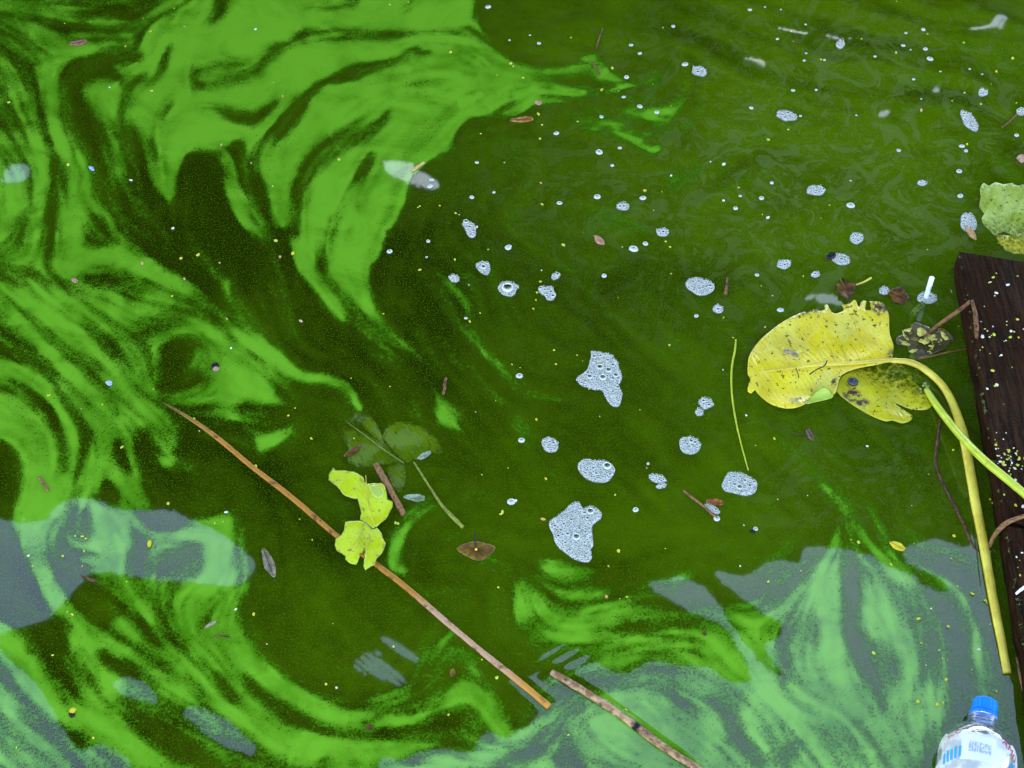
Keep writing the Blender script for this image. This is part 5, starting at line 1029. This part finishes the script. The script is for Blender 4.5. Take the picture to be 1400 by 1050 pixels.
Wt = t29(0, 0, [(1002,650),(523,719),(437,348),(690,910),(875,1048),(1018,117)], 2.0) + t29(460, 0, [(490,856),(560,905),(1335,700),(10,636),(1265,838)], 2.1) + t29(920, 0, [(203,655),(202,800),(378,868),(150,645)], 3) + t29(0, 345, [(922,382),(795,712)], 1.8) + t29(460, 345, [(818,72),(528,130),(1040,852),(715,990)], 2.2) + t29(920, 345, [(200,468),(292,650),(775,773),(537,970),(540,708)], 1.8) + t29(0, 690, [(113,204),(1064,556),(1342,730),(940,417),(902,30)], 2.4) + t29(920, 690, [(1030,415),(1265,477),(1220,578),(283,82),(268,245),(1010,640)], 2.2)
flecks("pale_speck", DUCKP, "tiny whitish speck floating on the pond surface", "speck", "whitish specks on the water", Wt, 31)
Or = t29(0, 0, [(37,346),(735,105),(883,577),(1127,384)], 2.2) + t29(460, 0, [(1125,363),(670,648),(815,730),(1140,985)], 2.4) + t29(920, 0, [(480,165),(990,440),(1163,370)], 2.2) + t29(0, 345, [(567,44),(735,105),(905,265),(324,625),(1200,274),(1117,18)], 2.2) + t29(460, 345, [(555,636),(700,990),(1237,860)], 2.4) + t29(920, 345, [(397,173),(352,134),(952,1010),(1020,885)], 2.2) + t29(0, 690, [(328,245),(1328,474),(148,135),(342,137)], 2.4) + t29(460, 690, [(1085,245),(1077,367),(824,58),(130,885),(464,668)], 2.6)
flecks("orange_speck", DUCKO, "tiny orange brown speck floating on the pond surface", "speck", "orange specks on the water", Or, 51)
PK = []
rn = random.Random(5)
for (cx_, cy_, sx, sy, n) in ((1372,622,9,12,34),(1390,632,8,14,22),(1345,462,12,14,22),(1385,450,14,14,12),(1375,385,20,26,10),(1362,560,14,40,10),(1388,690,12,16,8),(1390,760,6,20,8),(1396,850,5,30,8)):
    for k in range(n):
        x, y = rn.gauss(cx_, sx), rn.gauss(cy_, sy); lim = np.interp(y, [342, 405, 500, 608, 712, 771, 905], [1316, 1326, 1341, 1359, 1378, 1387, 1408])
        if y < 352 or x < lim: continue
        PK.append((x, y, rn.choice((.8, 1.0, 1.2, 1.5, 2.2)), ZT + .0012))
flecks("duckweed_fleck", DUCK, "dried duckweed fleck stuck on the dark planks", "duckweed", "duckweed flecks on the planks", PK[::2], 71)
flecks("pale_speck", DUCKP, "pale speck stuck on the dark planks", "speck", "pale specks on the planks", PK[1::2], 91)

# ------------------------------------------------------------------ floating plastic bottle
bt = thing("plastic_bottle", "clear crumpled plastic bottle with blue cap and white label, floating at the corner", "bottle", tuple(W(1334, 1030, 0)))
ZA = .016
ca, cb = W(1347.5, 958, ZA + .006), W(1334, 1050, ZA)
axd = cb - ca; axd /= np.linalg.norm(axd); side = np.cross(axd, [0, 0, 1]); side /= np.linalg.norm(side); upv = np.cross(side, axd)
if upv[2] < 0: upv = -upv
def cyl(t, a, r): return ca + axd * t + side * (math.sin(a) * r) + upv * (math.cos(a) * r)   # a=0 on top
def dent(t, a): return 1 + (.05 * math.sin(a * 3 + t * 90) + .04 * math.sin(a * 5 - t * 140 + 1)) * min(1, max(0, (t - .05) / .05)) - .07 * math.exp(-((a + .9) / .25) ** 2 - ((t - .085) / .02) ** 2)
def lathe(prof, seg=48, a0=0, a1=2 * math.pi, dn=True, off=0):
    closed = abs(a1 - a0 - 2 * math.pi) < 1e-6; cols = seg if closed else seg + 1; V, F = [], []
    for t, r in prof:
        for k in range(cols): a = a0 + (a1 - a0) * k / seg; V.append(cyl(t, a, r * (dent(t, a) if dn else 1) + off))
    for i in range(len(prof) - 1):
        for k in range(seg): k2 = (k + 1) % cols; F.append((i * cols + k, i * cols + k2, (i + 1) * cols + k2, (i + 1) * cols + k))
    return np.array(V), F
M = N("clear_plastic"); lw = M.n("LayerWeight"); lw.inputs[0].default_value = .4; tr = M.n("BsdfTransparent"); tr.inputs[0].default_value = (.9, .93, .93, 1); gl = M.n("BsdfGlossy"); gl.inputs['Roughness'].default_value = .08
df = M.n("BsdfDiffuse"); df.inputs[0].default_value = (.55, .58, .58, 1); nb = M.bump(M.noise(70, 3), .4, .003); M.put(gl.inputs['Normal'], nb)
s1 = M.n("MixShader"); M.put(s1.inputs[0], M.math('ADD', M.math('MULTIPLY', lw.outputs['Facing'], .5), .07)); M.put(s1.inputs[1], tr.outputs[0]); M.put(s1.inputs[2], gl.outputs[0])
s2 = M.n("MixShader"); M.put(s2.inputs[0], M.mr(M.noise(90, 4), .45, .75, .06, .4)); M.put(s2.inputs[1], s1.outputs[0]); M.put(s2.inputs[2], df.outputs[0]); CLEAR = M.done(s2.outputs[0])
BR = .0385
prof = [(.016, .0125), (.019, .0125), (.0195, .0155), (.0215, .0155), (.022, .0128), (.026, .0145), (.030, .0185), (.035, .0240), (.041, .0295), (.048, .0340), (.056, .0370), (.064, BR), (.09, BR), (.12, BR), (.16, BR), (.2, BR), (.25, BR), (.262, .036), (.268, .028), (.262, .01)]
V, F = lathe(prof); mesh_obj("body", V, F, CLEAR, bt)
M = N("blue_cap_plastic"); CAPM = M.done(M.pbr(M.mix(M.noise(200, 3), (.004, .15, .72), (.006, .22, .85)), .35, M.bump(M.noise(300, 2), .2, .0005)))
V, F = [], []; seg = 72; rows = ((0, .0098), (.0005, .0115), (.0018, .0123), (.0130, .0127), (.0140, .0123)); 
for t, r in rows:
    for k in range(seg): a = 2 * math.pi * k / seg; rr = r * (1 + (.022 if k % 3 == 0 else 0) * (.001 < t < .014)); V.append(cyl(t, a, rr))
for i in range(len(rows) - 1):
    for k in range(seg): F.append((i * seg + k, i * seg + (k + 1) % seg, (i + 1) * seg + (k + 1) % seg, (i + 1) * seg + k))
F.append(tuple(range(seg))); F.append(tuple(range((len(rows) - 1) * seg, len(rows) * seg))[::-1])
mesh_obj("cap", V, F, CAPM, bt, smooth=False)
V, F = lathe([(.0152, .0138), (.0156, .0144), (.0182, .0144), (.0186, .0136)], dn=False); mesh_obj("cap_ring", V, F, CAPM, bt)
M = N("label_paper"); cg = M.mix(M.mr(M.noise(50, 4), .40, .62), (.64, .60, .52), (.40, .38, .34)); cg = M.mix(M.mr(M.noise(170, 3), .66, .72), cg, (.25, .25, .26)); LAB = M.done(M.pbr(cg, .4, M.bump(M.noise(40, 4), .5, .003)))
LT = .0515
def label_edge(a): return .0012 * math.sin(a * 7) + .001 * math.sin(a * 17 + 1)
pr = np.linspace(0, .085, 22); V, F = [], []; seg = 80; a0, a1 = -1.9, 1.75
for i, t in enumerate(pr):
    for k in range(seg + 1): a = a0 + (a1 - a0) * k / seg; tt = LT + t + label_edge(a) * (1 - i / 21) ; V.append(cyl(tt, a, np.interp(tt, [p[0] for p in prof[:-2]], [p[1] for p in prof[:-2]]) * dent(tt, a) + .0006))
for i in range(21):
    for k in range(seg): F.append((i * (seg + 1) + k, i * (seg + 1) + k + 1, (i + 1) * (seg + 1) + k + 1, (i + 1) * (seg + 1) + k))
mesh_obj("label", V, F, LAB, bt)
def ink(name, col, r=.5): M = N(name); return M.done(M.pbr(M.mix(M.mr(M.noise(420, 2), .5, .62), col, (.7, .7, .72)) if r else col, .45))
RED, BLUE, PGREY = ink("red_print", (.40, .012, .05), 0), ink("blue_print", (.03, .30, .60), 0), ink("pale_grey_print", (.33, .36, .40)); WHP = ink("white_print", (.66, .63, .58), 0)
def wrap(V2, t0, a_0, rot, lift=.0011):
    """flat artwork (metres, x right, y up towards the cap) laid on the label at axis t0, angle a_0."""
    c_, s_ = math.cos(rot), math.sin(rot); out = []
    for x, y, *_ in V2:
        x, y = x * c_ - y * s_, x * s_ + y * c_; t = t0 - y; a = a_0 + SGN * x / BR
        out.append(cyl(t, a, np.interp(t, [p[0] for p in prof[:-2]], [p[1] for p in prof[:-2]]) * dent(t, a) + lift))
    return np.array(out)
SGN = 1 if side[0] > 0 else -1
def text(s, size, t0, a_0, rot, mat, name="lettering"):
    cu = bpy.data.curves.new("lettering", 'FONT'); cu.body = s; cu.size = size; cu.align_x = 'CENTER'; cu.resolution_u = 2
    to = bpy.data.objects.new("lettering_source", cu); C.objects.link(to); me = bpy.data.meshes.new_from_object(to.evaluated_get(bpy.context.evaluated_depsgraph_get())); bpy.data.objects.remove(to)
    bm = bmesh.new(); bm.from_mesh(me); bmesh.ops.triangulate(bm, faces=bm.faces[:])
    V2 = [tuple(v.co) for v in bm.verts]; F2 = [tuple(v.index for v in f.verts) for f in bm.faces]; bm.free()
    mesh_obj(name, wrap(V2, t0, a_0, rot), F2, mat, bt, smooth=False)
def patch(x0, x1, y0, y1, t0, a_0, rot, mat, name, lift=.0009, sk=0):
    n = 8; V2, F2 = [], []
    for j in range(n + 1):
        for i in range(n + 1): y = y0 + (y1 - y0) * j / n; V2.append((x0 + (x1 - x0) * i / n + sk * (y - y0), y))
    for j in range(n):
        for i in range(n): F2.append((j * (n + 1) + i, j * (n + 1) + i + 1, (j + 1) * (n + 1) + i + 1, (j + 1) * (n + 1) + i))
    mesh_obj(name, wrap(V2, t0, a_0, rot, lift), F2, mat, bt)
S1 = SGN
patch(-.021, .012, -.018, .010, .066, -.05 * S1, 0, WHP, "printed_panel", .0008)
for k, (x, w_) in enumerate(((-.0135, .0022), (-.0105, .001), (-.0085, .0018), (-.0055, .0008), (-.0035, .0024), (-.0005, .001), (.0015, .002), (.0045, .001), (.0062, .0016))): patch(x, x + w_, -.0085, .002, .066, -.05 * S1, 0, PGREY, "barcode_bar", .0011)
text("SCO", .0085, .0575, -.88 * S1, .45, RED); text("AMO", .0115, .0625, .72 * S1, -.55, RED)
for k in range(5): patch(-.010 + k * .0048, -.0072 + k * .0048, -.006, .004 + .001 * (k % 2), .079, -.92 * S1, .35, BLUE, "blue_stroke", .0011, .35)
patch(-.006, .012, -.006, .006, .076, 1.0 * S1, -.5, BLUE, "blue_panel", .0010); text("1", .010, .0775, 1.02 * S1, -.4, WHP)
